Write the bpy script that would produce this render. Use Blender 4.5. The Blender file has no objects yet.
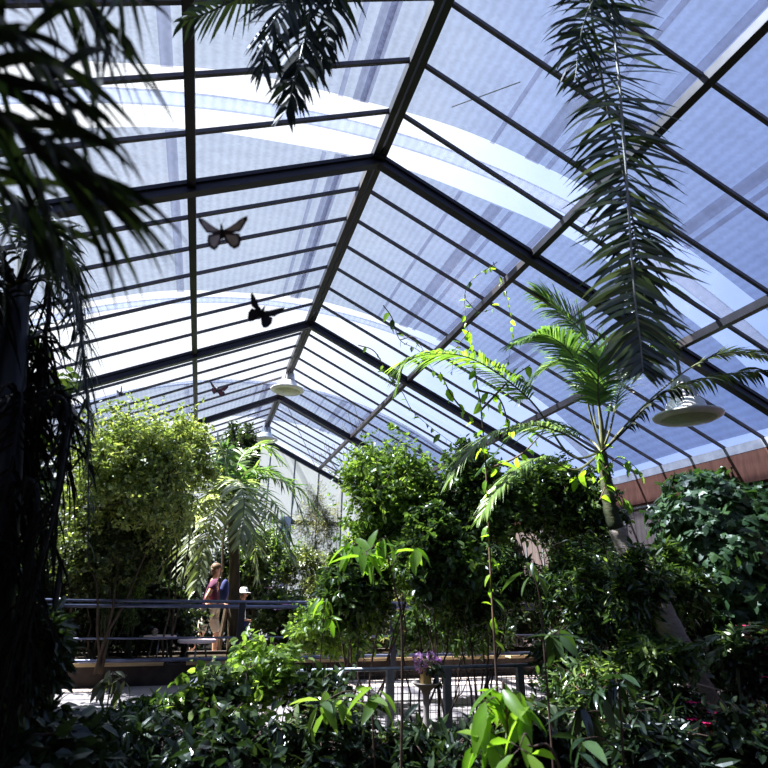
import bpy, math, random
import numpy as np
from mathutils import Vector, Matrix

rng = np.random.default_rng(11)
random.seed(5)
col = bpy.context.scene.collection
sc = bpy.context.scene

# ------------------------------------------------------------------ camera
CZ = 1.25
F = 553.14
YAW, PIT, ROL = map(math.radians, (17.098, 20.60, 0.865))
fw = np.array([math.sin(YAW)*math.cos(PIT), math.cos(YAW)*math.cos(PIT), math.sin(PIT)])
r0 = np.array([math.cos(YAW), -math.sin(YAW), 0.0])
u0 = np.cross(r0, fw)
rr = r0*math.cos(ROL)+u0*math.sin(ROL)
uu = -r0*math.sin(ROL)+u0*math.cos(ROL)
CAM = np.array([0, 0, CZ])
cam = bpy.data.cameras.new('camera')
co = bpy.data.objects.new('camera', cam)
col.objects.link(co)
co.matrix_world = Matrix(((rr[0], uu[0], -fw[0], 0), (rr[1], uu[1], -fw[1], 0), (rr[2], uu[2], -fw[2], CZ), (0, 0, 0, 1)))
cam.sensor_width = 36
cam.lens = F/768*36
cam.clip_start = .05
cam.dof.use_dof = True
cam.dof.focus_distance = 7.5
cam.dof.aperture_fstop = 3.6
sc.camera = co

def at(px, py, y):
    """world point seen at a photo pixel, at world depth y along the house"""
    d = fw + rr*(px-384)/F - uu*(py-384)/F
    return CAM + d*(y/d[1])
def proj(p):
    d = np.array(p, float)-CAM
    z = d@fw
    return (384+F*(d@rr)/z, 384-F*(d@uu)/z) if z > .05 else None
def psize(px, y, at_px=384, at_py=500):
    p = at(at_px, at_py, y)-CAM
    return px/F*float(p@fw)

H = 4.35
RX = .291*H            # ridge x
RZ = H+CZ              # ridge height
PX = .405*H            # purlin pitch (horizontal)
TAN = .470
EX = 1.216*H           # half width
def bayY(k): return (.10+.92*k)*H
YE = bayY(4)
YB = -3.0
def roof_z(x): return RZ-TAN*abs(x-RX)

# ------------------------------------------------------------------ helpers
def tag(o, label=None, cat=None, group=None, kind=None):
    if label: o['label'] = label
    if cat: o['category'] = cat
    if group: o['group'] = group
    if kind: o['kind'] = kind
    return o
def empty(name, loc, label=None, cat=None, group=None, kind=None, rz=0):
    o = bpy.data.objects.new(name, None)
    o.empty_display_size = .1
    o.location = [float(a) for a in loc]
    o.rotation_euler = (0, 0, rz)
    col.objects.link(o)
    return tag(o, label, cat, group, kind)
def link(name, me, parent=None, world=True):
    o = bpy.data.objects.new(name, me)
    col.objects.link(o)
    if parent is not None:
        o.parent = parent
        if world:
            o.matrix_parent_inverse = Matrix.LocRotScale(parent.location, parent.rotation_euler, None).inverted()
    return o

class MB:
    def __init__(s): s.v = []; s.f = []; s.m = []; s.n = 0
    def add(s, V, Fs, mi=0):
        V = np.asarray(V, float).reshape(-1, 3)
        s.v.append(V)
        for f in Fs: s.f.append([i+s.n for i in f])
        s.m += [mi]*len(Fs)
        s.n += len(V); return s
    def box(s, lo, hi, mi=0):
        x0, y0, z0 = lo; x1, y1, z1 = hi
        V = [(x0,y0,z0),(x1,y0,z0),(x1,y1,z0),(x0,y1,z0),(x0,y0,z1),(x1,y0,z1),(x1,y1,z1),(x0,y1,z1)]
        return s.add(V, [(3,2,1,0),(4,5,6,7),(0,1,5,4),(1,2,6,5),(2,3,7,6),(3,0,4,7)], mi)
    def bar(s, a, b, w, h, up=(0,0,1), mi=0):
        a = np.array(a, float); b = np.array(b, float); t = b-a; t /= np.linalg.norm(t)
        sd = np.cross(t, up); sd /= np.linalg.norm(sd); un = np.cross(sd, t)
        V = [p+sd*i*w/2+un*j*h/2 for p in (a, b) for i, j in ((-1,-1),(1,-1),(1,1),(-1,1))]
        return s.add(V, [(3,2,1,0),(4,5,6,7),(0,1,5,4),(1,2,6,5),(2,3,7,6),(3,0,4,7)], mi)
    def tube(s, P, R, n=8, mi=0, cap=True):
        P = np.asarray(P, float); k = len(P)
        R = np.full(k, R, float) if np.isscalar(R) else np.asarray(R, float)
        T = np.gradient(P, axis=0); T /= np.linalg.norm(T, axis=1)[:, None]+1e-9
        ref = np.array([0, 0, 1.]) if abs(T[0][2]) < .9 else np.array([1., 0, 0])
        V = []
        for i in range(k):
            a = np.cross(T[i], ref); a /= np.linalg.norm(a)+1e-9; b = np.cross(T[i], a); ref = np.cross(a, T[i])
            for j in range(n):
                th = 2*math.pi*j/n
                V.append(P[i]+R[i]*(a*math.cos(th)+b*math.sin(th)))
        Fs = [(i*n+j, i*n+(j+1) % n, (i+1)*n+(j+1) % n, (i+1)*n+j) for i in range(k-1) for j in range(n)]
        if cap: Fs += [tuple(range(n))[::-1], tuple((k-1)*n+j for j in range(n))]
        return s.add(V, Fs, mi)
    def lathe(s, prof, c=(0,0,0), n=32, mi=0):
        V = [(c[0]+r*math.cos(2*math.pi*j/n), c[1]+r*math.sin(2*math.pi*j/n), c[2]+z) for r, z in prof for j in range(n)]
        k = len(prof)
        Fs = [(i*n+j, i*n+(j+1) % n, (i+1)*n+(j+1) % n, (i+1)*n+j) for i in range(k-1) for j in range(n)]
        return s.add(V, Fs, mi)
    def build(s, name, mats, parent=None, smooth=False):
        if not isinstance(mats, (list, tuple)): mats = [mats]
        me = bpy.data.meshes.new(name)
        V = np.concatenate(s.v) if s.v else np.zeros((0, 3))
        me.vertices.add(len(V)); me.vertices.foreach_set('co', V.astype(np.float32).ravel())
        tot = np.array([len(f) for f in s.f], np.int32)
        idx = np.fromiter((i for f in s.f for i in f), np.int32, int(tot.sum()))
        me.loops.add(len(idx)); me.loops.foreach_set('vertex_index', idx)
        me.polygons.add(len(tot))
        st = np.concatenate([[0], np.cumsum(tot)[:-1]]).astype(np.int32)
        me.polygons.foreach_set('loop_start', st)
        me.polygons.foreach_set('material_index', np.array(s.m, np.int32))
        me.polygons.foreach_set('use_smooth', np.full(len(tot), smooth))
        me.update(calc_edges=True); me.validate()
        for m in mats: me.materials.append(m)
        return link(name, me, parent)

def norm(a):
    a = np.asarray(a, float)
    return a/(np.linalg.norm(a, axis=-1, keepdims=True)+1e-9)
def spline(pts, n):
    P = np.asarray(pts, float)
    P = np.vstack([2*P[0]-P[1], P, 2*P[-1]-P[-2]])
    k = len(P)-3; out = []
    for t in np.linspace(0, k-1e-6, n):
        i = int(t); u = t-i
        a, b, c, d = P[i:i+4]
        out.append(.5*(2*b+(c-a)*u+(2*a-5*b+4*c-d)*u*u+(3*b-a-3*c+d)*u**3))
    return np.array(out)

# ------------------------------------------------------------------ materials
def newmat(name):
    m = bpy.data.materials.new(name); m.use_nodes = True
    nt = m.node_tree; nt.nodes.clear()
    o = nt.nodes.new('ShaderNodeOutputMaterial')
    return m, nt, o
def node(nt, t, **kw):
    n = nt.nodes.new(t)
    for k, v in kw.items():
        if k in n.inputs: n.inputs[k].default_value = v
        else: setattr(n, k, v)
    return n
def c4(c): return (c[0], c[1], c[2], 1)
def solid(name, c, c2=None, scale=8, rough=.6, metal=0, spec=.4, bump=0, stretch=(1,1,1)):
    m, nt, o = newmat(name)
    b = node(nt, 'ShaderNodeBsdfPrincipled', Roughness=rough, Metallic=metal)
    b.inputs['Specular IOR Level'].default_value = spec
    tc = node(nt, 'ShaderNodeTexCoord'); mp = node(nt, 'ShaderNodeMapping', Scale=stretch)
    nz = node(nt, 'ShaderNodeTexNoise', Scale=scale, Detail=6.0, Roughness=.65)
    rp = node(nt, 'ShaderNodeValToRGB')
    c2 = c2 or tuple(x*.7 for x in c)
    rp.color_ramp.elements[0].position = .35; rp.color_ramp.elements[1].position = .65
    rp.color_ramp.elements[0].color = c4(c2); rp.color_ramp.elements[1].color = c4(c)
    nt.links.new(tc.outputs['Object'], mp.inputs[0]); nt.links.new(mp.outputs[0], nz.inputs['Vector'])
    nt.links.new(nz.outputs[0], rp.inputs[0]); nt.links.new(rp.outputs[0], b.inputs['Base Color'])
    if bump:
        bp = node(nt, 'ShaderNodeBump', Strength=bump, Distance=.02)
        nt.links.new(nz.outputs[0], bp.inputs['Height']); nt.links.new(bp.outputs[0], b.inputs['Normal'])
    nt.links.new(b.outputs[0], o.inputs[0])
    return m
def leafmat(name, cols, trans=.4, rough=.35, tint=(1.3, 1.35, .5), spec=.5):
    m, nt, o = newmat(name)
    g = node(nt, 'ShaderNodeNewGeometry')
    rp = node(nt, 'ShaderNodeValToRGB')
    cr = rp.color_ramp
    for i, (p, c) in enumerate(cols):
        e = cr.elements[i] if i < 2 else cr.elements.new(p)
        e.position = p; e.color = c4(c)
    nt.links.new(g.outputs['Random Per Island'], rp.inputs[0])
    b = node(nt, 'ShaderNodeBsdfPrincipled', Roughness=rough)
    b.inputs['Specular IOR Level'].default_value = spec
    nt.links.new(rp.outputs[0], b.inputs['Base Color'])
    mx = node(nt, 'ShaderNodeMix', data_type='RGBA', blend_type='MULTIPLY')
    mx.inputs[0].default_value = 1
    nt.links.new(rp.outputs[0], mx.inputs[6]); mx.inputs[7].default_value = c4([t*1.6 for t in tint])
    t = node(nt, 'ShaderNodeBsdfTranslucent')
    nt.links.new(mx.outputs[2], t.inputs[0])
    ms = node(nt, 'ShaderNodeMixShader', Fac=trans)
    nt.links.new(b.outputs[0], ms.inputs[1]); nt.links.new(t.outputs[0], ms.inputs[2])
    nt.links.new(ms.outputs[0], o.inputs[0])
    return m

M = {}
M['beam'] = solid('beam_paint', (.030,.027,.036), (.018,.016,.022), 5, .45, .2)
M['bar'] = solid('bar_paint', (.13,.11,.12), (.08,.068,.075), 6, .5, .2)
M['rail'] = solid('rail_paint', (.14,.16,.25), (.09,.10,.17), 5, .28, .4)
M['post'] = solid('post_paint', (.02,.024,.04), (.012,.014,.022), 5, .4, .3)
M['galv'] = solid('galvanised', (.30,.33,.36), (.2,.22,.25), 10, .45, .6)
M['wire'] = solid('wire', (.12,.12,.12), None, 10, .5, .6)
M['lampw'] = solid('lamp_enamel', (.82,.82,.80), (.70,.70,.68), 6, .35)
M['lampg'] = solid('lamp_glass', (.48,.50,.38), (.36,.38,.28), 9, .25)
M['lampb'] = solid('lamp_ballast', (.55,.56,.58), (.42,.43,.45), 10, .4, .3)
M['soil'] = solid('soil', (.035,.026,.017), (.012,.009,.006), 14, .95, 0, .1, .6)
M['bark'] = solid('bark', (.12,.09,.06), (.05,.038,.028), 18, .9, 0, .1, .7, (1,1,.2))
M['palebark'] = solid('pale_bark', (.34,.28,.25), (.20,.165,.14), 16, .85, 0, .1, .6, (1,1,3))
M['greenbark'] = solid('green_bark', (.05,.06,.03), (.022,.026,.014), 14, .7, 0, .2, .3, (1,1,4))
M['stem'] = solid('green_stem', (.07,.09,.035), (.04,.045,.02), 20, .6)
M['brownstem'] = solid('brown_stem', (.10,.055,.035), (.05,.03,.02), 20, .7)
M['pink'] = solid('pink_top', (.95,.80,.82), (.88,.62,.66), 7, .45)
M['timber'] = solid('kerb_timber', (.62,.47,.26), (.40,.28,.14), 6, .75, 0, .2, .2, (.3,3,3))
M['concrete'] = solid('bed_face', (.055,.04,.035), (.025,.02,.018), 5, .9)
M['skin'] = solid('skin', (.62,.33,.22), (.55,.28,.19), 5, .5)
M['shirt'] = solid('purple_cloth', (.10,.014,.06), (.07,.01,.04), 9, .85)
M['shorts'] = solid('beige_cloth', (.60,.52,.43), (.48,.41,.34), 9, .85)
M['white'] = solid('white_cloth', (.75,.74,.72), (.62,.61,.6), 9, .85)
M['denim'] = solid('blue_cloth', (.02,.03,.16), (.012,.018,.10), 9, .8)
M['hair'] = solid('brown_hair', (.16,.085,.045), (.08,.045,.025), 30, .7)
M['shoe'] = solid('shoe', (.06,.05,.05), None, 9, .6)
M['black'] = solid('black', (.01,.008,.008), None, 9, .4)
M['redwood'] = solid('red_wood', (.10,.040,.028), (.06,.022,.016), 7, .7, 0, .2, .2, (3,3,.4))
M['purple'] = leafmat('purple_petals', [(0,(.50,.22,.50)),(1,(.78,.48,.76))], .3, .5, (1,1,1))
M['magenta'] = leafmat('magenta_petals', [(0,(.55,.015,.12)),(1,(.80,.03,.22))], .3, .5, (1,.6,1))
M['orange'] = leafmat('orange_petals', [(0,(.75,.16,.02)),(1,(.85,.30,.04))], .3, .5, (1,1,1))
M['bowl'] = solid('bowl_clay', (.42,.35,.30), (.30,.25,.2), 9, .7)
M['feeder'] = solid('feeder_wood', (.62,.42,.12), (.45,.28,.08), 9, .5)
M['deadstick'] = solid('dead_stick', (.55,.45,.36), (.38,.30,.24), 12, .8)

def boards(name, c, c2, pitch, axis):
    m, nt, o = newmat(name)
    b = node(nt, 'ShaderNodeBsdfPrincipled', Roughness=.75)
    tc = node(nt, 'ShaderNodeTexCoord'); sp = node(nt, 'ShaderNodeSeparateXYZ')
    nt.links.new(tc.outputs['Object'], sp.inputs[0])
    dv = node(nt, 'ShaderNodeMath', operation='DIVIDE'); dv.inputs[1].default_value = pitch
    nt.links.new(sp.outputs[axis], dv.inputs[0])
    fr = node(nt, 'ShaderNodeMath', operation='FRACT'); nt.links.new(dv.outputs[0], fr.inputs[0])
    lt = node(nt, 'ShaderNodeMath', operation='LESS_THAN'); lt.inputs[1].default_value = .06
    nt.links.new(fr.outputs[0], lt.inputs[0])
    nz = node(nt, 'ShaderNodeTexNoise', Scale=3.0, Detail=5.0)
    mp = node(nt, 'ShaderNodeMapping', Scale=(6,6,.6)); nt.links.new(tc.outputs['Object'], mp.inputs[0]); nt.links.new(mp.outputs[0], nz.inputs['Vector'])
    rp = node(nt, 'ShaderNodeValToRGB'); rp.color_ramp.elements[0].color = c4(c2); rp.color_ramp.elements[1].color = c4(c)
    rp.color_ramp.elements[0].position = .3; rp.color_ramp.elements[1].position = .7
    nt.links.new(nz.outputs[0], rp.inputs[0])
    mx = node(nt, 'ShaderNodeMix', data_type='RGBA'); nt.links.new(lt.outputs[0], mx.inputs[0])
    nt.links.new(rp.outputs[0], mx.inputs[6]); mx.inputs[7].default_value = (.004,.003,.003,1)
    nt.links.new(mx.outputs[2], b.inputs['Base Color']); nt.links.new(b.outputs[0], o.inputs[0])
    return m
M['wallboards'] = boards('wall_boards', (.085,.060,.058), (.045,.032,.032), .22, 'Y')

def glassmat():
    m, nt, o = newmat('roof_glass')
    t = node(nt, 'ShaderNodeBsdfTransparent'); 
    tc = node(nt, 'ShaderNodeTexCoord')
    nz = node(nt, 'ShaderNodeTexNoise', Scale=1.3, Detail=8.0, Roughness=.7)
    nt.links.new(tc.outputs['Object'], nz.inputs['Vector'])
    rp = node(nt, 'ShaderNodeValToRGB'); rp.color_ramp.elements[0].position = .3; rp.color_ramp.elements[1].position = .75
    rp.color_ramp.elements[0].color = (.93,.95,.98,1); rp.color_ramp.elements[1].color = (.80,.84,.92,1)
    nt.links.new(nz.outputs[0], rp.inputs[0]); nt.links.new(rp.outputs[0], t.inputs[0])
    g = node(nt, 'ShaderNodeBsdfGlossy', Roughness=.15)
    fr = node(nt, 'ShaderNodeFresnel', IOR=1.45)
    ms = node(nt, 'ShaderNodeMixShader'); nt.links.new(fr.outputs[0], ms.inputs[0])
    nt.links.new(t.outputs[0], ms.inputs[1]); nt.links.new(g.outputs[0], ms.inputs[2])
    nt.links.new(ms.outputs[0], o.inputs[0])
    return m
M['glass'] = glassmat()
def clothmat(name, tcol, dcol, fac, weave=True):
    m, nt, o = newmat(name)
    tc = node(nt, 'ShaderNodeTexCoord')
    mp = node(nt, 'ShaderNodeMapping', Scale=(1.6,4.0,1.)); nt.links.new(tc.outputs['Object'], mp.inputs[0])
    nz = node(nt, 'ShaderNodeTexNoise', Scale=1.6, Detail=12.0, Roughness=.86); nt.links.new(mp.outputs[0], nz.inputs['Vector'])
    wv = node(nt, 'ShaderNodeTexWave', Scale=1.7, Distortion=3.0, Detail=4.0); wv.inputs['Detail Scale'].default_value = 3
    nt.links.new(mp.outputs[0], wv.inputs['Vector'])
    ad = node(nt, 'ShaderNodeMath', operation='MULTIPLY_ADD'); nt.links.new(wv.outputs[1], ad.inputs[0]); ad.inputs[1].default_value = .18; nt.links.new(nz.outputs[0], ad.inputs[2])
    rp = node(nt, 'ShaderNodeValToRGB'); rp.color_ramp.elements[0].position = .35; rp.color_ramp.elements[1].position = .8
    rp.color_ramp.elements[0].color = c4(tcol); rp.color_ramp.elements[1].color = c4([x*.66 for x in tcol])
    nt.links.new(ad.outputs[0], rp.inputs[0])
    t = node(nt, 'ShaderNodeBsdfTransparent'); nt.links.new(rp.outputs[0], t.inputs[0])
    d = node(nt, 'ShaderNodeBsdfTranslucent', Color=c4(dcol))
    ms = node(nt, 'ShaderNodeMixShader', Fac=fac)
    nt.links.new(t.outputs[0], ms.inputs[1]); nt.links.new(d.outputs[0], ms.inputs[2])
    nt.links.new(ms.outputs[0], o.inputs[0])
    return m
M['cloth'] = clothmat('shade_cloth', (.45,.51,.62), (.12,.135,.18), .12)
M['seam'] = clothmat('cloth_seam', (.60,.60,.68), (.16,.17,.22), .25)
M['poly'] = clothmat('wall_sheet', (.46,.45,.45), (.48,.46,.48), .75)

# leaf materials
def ramp3(a, b, c): return [(0, a), (1, c), (.5, b)]
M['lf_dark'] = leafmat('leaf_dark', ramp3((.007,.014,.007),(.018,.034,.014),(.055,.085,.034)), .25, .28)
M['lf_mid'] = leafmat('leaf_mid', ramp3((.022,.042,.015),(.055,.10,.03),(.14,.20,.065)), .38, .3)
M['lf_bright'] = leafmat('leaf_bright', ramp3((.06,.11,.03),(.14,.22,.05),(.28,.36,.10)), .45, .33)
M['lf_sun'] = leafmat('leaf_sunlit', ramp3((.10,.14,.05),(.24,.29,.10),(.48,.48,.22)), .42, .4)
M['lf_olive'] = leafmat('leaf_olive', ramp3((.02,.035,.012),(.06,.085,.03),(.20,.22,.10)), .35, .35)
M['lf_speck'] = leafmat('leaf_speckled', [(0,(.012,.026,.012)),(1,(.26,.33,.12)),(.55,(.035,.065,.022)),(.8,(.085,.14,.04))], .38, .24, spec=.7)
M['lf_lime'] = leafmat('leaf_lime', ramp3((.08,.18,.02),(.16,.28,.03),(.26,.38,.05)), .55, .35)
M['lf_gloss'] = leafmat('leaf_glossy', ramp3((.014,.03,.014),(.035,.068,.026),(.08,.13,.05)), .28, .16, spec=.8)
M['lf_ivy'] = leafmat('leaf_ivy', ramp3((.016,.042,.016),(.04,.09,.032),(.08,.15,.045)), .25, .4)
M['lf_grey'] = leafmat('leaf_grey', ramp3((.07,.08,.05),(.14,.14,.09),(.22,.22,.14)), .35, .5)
M['palm'] = leafmat('palm_leaf', ramp3((.03,.07,.03),(.06,.12,.045),(.11,.19,.06)), .4, .28)
M['palmbright'] = leafmat('palm_leaf_bright', ramp3((.05,.10,.025),(.09,.16,.035),(.15,.23,.055)), .42, .3)
M['palmgreen'] = leafmat('palm_leaf_soft', ramp3((.05,.09,.04),(.11,.17,.08),(.20,.27,.14)), .42, .3)
M['palmgrey'] = leafmat('palm_leaf_grey', ramp3((.02,.032,.022),(.05,.068,.045),(.14,.16,.12)), .22, .3, spec=.5)
M['palmpale'] = leafmat('palm_leaf_pale', ramp3((.08,.11,.07),(.20,.24,.17),(.40,.44,.34)), .35, .3, spec=.7)
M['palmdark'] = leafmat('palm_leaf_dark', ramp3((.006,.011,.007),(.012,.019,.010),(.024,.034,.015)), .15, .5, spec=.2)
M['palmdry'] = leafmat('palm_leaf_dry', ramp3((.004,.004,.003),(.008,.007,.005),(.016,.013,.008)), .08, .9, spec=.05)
M['rachis'] = solid('rachis', (.12,.13,.06), (.07,.08,.04), 10, .45)
M['rachispale'] = solid('rachis_pale', (.30,.30,.24), (.20,.20,.16), 10, .35)
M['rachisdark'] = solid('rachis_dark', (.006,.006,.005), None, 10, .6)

# ------------------------------------------------------------------ roof
def slope_pt(side, u, y, dz=0):
    """u = horizontal distance from the ridge"""
    return np.array([RX+side*u, y, RZ-TAN*u+dz])
ceil = empty('ceiling', (RX, 6, RZ), kind='structure')
for s, nm in ((-1, 'left'), (1, 'right')):
    a = slope_pt(s, 0, YB, .05); b = slope_pt(s, 0, YE, .05); c = slope_pt(s, EX+.1, YE, .05); d = slope_pt(s, EX+.1, YB, .05)
    MB().add([a, b, c, d], [(0,1,2,3)] if s > 0 else [(3,2,1,0)]).build('glass_panel', M['glass'], ceil)
b = MB()
for dx in (-.040, .040):
    b.bar((RX+dx, YB, RZ-.04), (RX+dx, YE, RZ-.04), .06, .12)
for k in range(5): b.bar((RX-.05, bayY(k), RZ-.06), (RX+.05, bayY(k), RZ-.06), .16, .14)
b.build('ridge_beam', M['beam'], ceil)
for s in (-1, 1):
    for i in (1, 2):
        a = slope_pt(s, PX*i, YB, -.07); c = slope_pt(s, PX*i, YE, -.07)
        b = MB().bar(a, c, .06, .08)
        b.bar(a-np.array([0,0,.045]), c-np.array([0,0,.045]), .075, .012)
        b.build('purlin', M['beam'], ceil)
    a = slope_pt(s, EX, YB, -.05); c = slope_pt(s, EX, YE, -.05)
    MB().bar(a, c, .10, .12).build('eave_beam', solid('eave_paint', (.22,.23,.28), (.14,.15,.19), 5, .4), ceil)
    nrm = (s*TAN, 0, 1)
    for k in range(0, 5):
        y = bayY(k)
        b = MB().bar(slope_pt(s, 0, y, -.06), slope_pt(s, EX, y, -.06), .09, .04, nrm)
        b.bar(slope_pt(s, 0, y, -.115), slope_pt(s, EX, y, -.115), .045, .10, nrm)
        b.bar(slope_pt(s, 0, y, -.17), slope_pt(s, EX, y, -.17), .09, .025, nrm)
        b.build('rafter', M['beam'], ceil)
    y0 = bayY(0); dy = .92*H/7
    for k in range(-4, 28):
        if k % 7 == 0: continue
        y = y0+k*dy
        if y < YB or y > YE: continue
        MB().bar(slope_pt(s, .05, y, 0), slope_pt(s, EX, y, 0), .032, .036, nrm).build('glazing_bar', M['bar'], ceil)
# cross wires and gusset block
b = MB()
for a_, b_ in (((285,401,13),(317,470,15.8)), ((353,402,13.5),(370,455,15.8)), ((452,107,4.6),(520,82,3.6)), ((275,440,14.5),(230,455,15))):
    b.tube([at(*a_), at(*b_)], .008, 4)
b.build('brace_wire', M['wire'], ceil)

# ------------------------------------------------------------------ outer hoops and shade cloth
VR = 10.0; VZ = CZ+5.57-VR
def vpt(x, y, dr=0):
    d = x-RX; a = math.asin(d/VR)
    return np.array([RX+(VR+dr)*math.sin(a), y, VZ+(VR+dr)*math.cos(a)])
xs = np.linspace(RX-7.15, RX+7.15, 60)
def vault(name, ya, yb, m, xs=xs, dr=0, ny=10, wob=.02):
    V = []; 
    ys = np.linspace(ya, yb, ny)
    for y in ys:
        for x in xs: V.append(vpt(x, y, dr+wob*math.sin(x*2.3+y*1.7)))
    n = len(xs)
    Fs = [(j*n+i, j*n+i+1, (j+1)*n+i+1, (j+1)*n+i) for j in range(ny-1) for i in range(n-1)]
    return MB().add(V, Fs).build(name, m, None, True)
outer = empty('ceiling_outer_shade', (RX, 6, RZ+1), kind='structure')
for ya, yb in ((-4, 4.92), (5.85, 10.0), (15.2, 18.8)):
    o = vault('shade_cloth', ya, yb, M['cloth']); o.parent = outer; o.matrix_parent_inverse = Matrix.Translation(-outer.location)
hoopm = clothmat('hoop_sleeve', (.50,.54,.64), (.35,.38,.46), .3)
for y in (.6, 5.36, 10.35, 15.2):
    V = []; 
    for x in xs: V += [vpt(x, y-.10), vpt(x, y+.10), vpt(x, y+.10, -.03), vpt(x, y-.10, -.03)]
    n = len(xs); Fs = [(4*i+j, 4*i+(j+1) % 4, 4*i+4+(j+1) % 4, 4*i+4+j) for i in range(n-1) for j in range(4)]
    MB().add(V, Fs).build('hoop', hoopm, outer)
def vhit(px, py):
    d = fw + rr*(px-384)/F - uu*(py-384)/F
    o = CAM-np.array([RX, 0, VZ]); A = d[0]**2+d[2]**2; B = 2*(o[0]*d[0]+o[2]*d[2]); C = o[0]**2+o[2]**2-VR**2
    t = (-B+math.sqrt(B*B-4*A*C))/2/A
    return CAM+d*t
for (px, py, w) in ((170,120,.13), (330,130,.06), (350,130,.20), (372,70,.07), (502,127,.06), (500,200,.20), (520,200,.07), (728,198,.16), (745,205,.07), (640,130,.10)):
    x = float(vhit(px, py)[0]); sx = np.array([x-w/2, x, x+w/2])
    for ya, yb in ((-4, 4.92), (5.85, 10.0), (15.2, 18.8)):
        o = vault('cloth_seam', ya, yb, M['seam'], sx, -.03, 40, .012); o.parent = outer; o.matrix_parent_inverse = Matrix.Translation(-outer.location)

# ------------------------------------------------------------------ walls, floor
XL, XR = RX-EX, RX+EX
EZ = RZ-TAN*EX
floor = MB().box((XL-.2, YB-.2, -.1), (XR+.2, YE+.3, 0)).build('floor', M['soil']); tag(floor, kind='structure')
g = MB().add([(-60,-60,-.12),(70,-60,-.12),(70,80,-.12),(-60,80,-.12)], [(0,1,2,3)]).build('ground', solid('outside_grass', (.10,.13,.06), (.06,.08,.035), 3, .95)); tag(g, kind='structure')
# path with pavers
def pavemat():
    m, nt, o = newmat('path_paving')
    b = node(nt, 'ShaderNodeBsdfPrincipled', Roughness=.85)
    tc = node(nt, 'ShaderNodeTexCoord')
    br = node(nt, 'ShaderNodeTexBrick', Color1=(.40,.30,.25,1), Color2=(.33,.25,.21,1), Mortar=(.24,.19,.16,1), Scale=2.2)
    br.inputs['Mortar Size'].default_value = .012
    nt.links.new(tc.outputs['Object'], br.inputs['Vector'])
    nz = node(nt, 'ShaderNodeTexNoise', Scale=4.0, Detail=6.0)
    nt.links.new(tc.outputs['Object'], nz.inputs['Vector'])
    mx = node(nt, 'ShaderNodeMix', data_type='RGBA', blend_type='MULTIPLY'); mx.inputs[0].default_value = .6
    nt.links.new(br.outputs[0], mx.inputs[6]); nt.links.new(nz.outputs[0], mx.inputs[7])
    rp = node(nt, 'ShaderNodeBrightContrast', Bright=.12); nt.links.new(mx.outputs[2], rp.inputs[0])
    nt.links.new(rp.outputs[0], b.inputs['Base Color']); nt.links.new(b.outputs[0], o.inputs[0])
    return m
pm = pavemat()
tag(MB().box((XL, 5.75, 0), (XR, 9.0, .015)).build('path', pm), kind='structure')
tag(MB().box((XL, 11.0, 0), (XR, 12.5, .015)).build('path', pm), kind='structure')
# raised bed behind the path
bed = empty('raised_bed', (RX, 9.1, 0), 'long raised planting bed with dark face and pale timber edge behind the paved path', 'planter')
MB().box((XL+.05, 9.02, 0), (XR-.05, 9.14, .27)).build('front_face', M['concrete'], bed)
MB().box((XL+.05, 10.75, 0), (XR-.05, 10.85, .27)).build('back_face', M['concrete'], bed)
MB().box((XL+.05, 9.14, 0), (XR-.05, 10.75, .22)).build('soil', M['soil'], bed)
b = MB()
for x0, x1 in ((-1.65,-.35),(-.05,.75),(1.0,2.2),(2.35,4.9),(5.0,6.3)): b.box((x0, 8.97, .262), (x1, 9.15, .305))
b.build('timber_edge', M['timber'], bed)
# walls
tag(MB().box((XL-.15, YB, 0), (XL, YE, EZ-.1)).build('wall_left', M['wallboards']), kind='structure')
wr = MB().box((XR, YB, 0), (XR+.15, YE, EZ-.12)).build('wall_right', M['wallboards']); tag(wr, kind='structure')
t1 = MB().box((XR-.06, YB, EZ-.50), (XR, YE, EZ-.12)).box((XR-.03, YB, EZ-.53), (XR, YE, EZ-.50), 0).build('trim_1', M['redwood']); tag(t1, kind='structure')
bm = MB()
for y in np.arange(5.2, 16, .62): bm.box((XR-.02, y, .1), (XR, y+.025, EZ-.5))
bm.box((XR-.025, 5, EZ-.56), (XR, 16, EZ-.53))
tag(bm.build('trim_2', M['galv']), kind='structure')
tag(MB().box((XL, YB-.15, 0), (XR, YB, EZ)).add([(XL,YB-.05,EZ),(XR,YB-.05,EZ),(RX,YB-.05,RZ)], [(0,1,2)]).build('wall_front', M['wallboards']), kind='structure')  # unseen wall, made dark and opaque to keep light off the foreground
V = [(XL,YE+.05,0),(XR,YE+.05,0),(XR,YE+.05,EZ),(RX,YE+.05,RZ),(XL,YE+.05,EZ)]
wb = MB().add(V, [(0,1,2,3,4)]).build('wall_back', M['poly']); tag(wb, kind='structure')
fr = MB()
for i in range(-7, 8):
    x = RX+i*.74+.30
    if XL < x < XR: fr.box((x-.02, YE-.02, 0), (x+.02, YE+.04, roof_z(x)-.1))
fr.build('mullion_frame', solid('mullion', (.30,.30,.33), None, 5, .5), wb)
fr = MB(); a_ = at(270,521,YE-.1); b_ = at(325,528,YE-.1)
fr.bar((a_[0], YE-.08, a_[2]), (b_[0]+1.2, YE-.08, a_[2]), .1, .12); fr.build('transom', M['bar'], wb)
pl = at(286,520,YE-.3)
fr = MB().box((pl[0]-.14, YE-.3, 0), (pl[0]+.14, YE-.06, pl[2]+.1)); fr.build('pillar', solid('pillar_white', (.75,.78,.85), (.6,.63,.7), 4, .5), wb)

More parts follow.
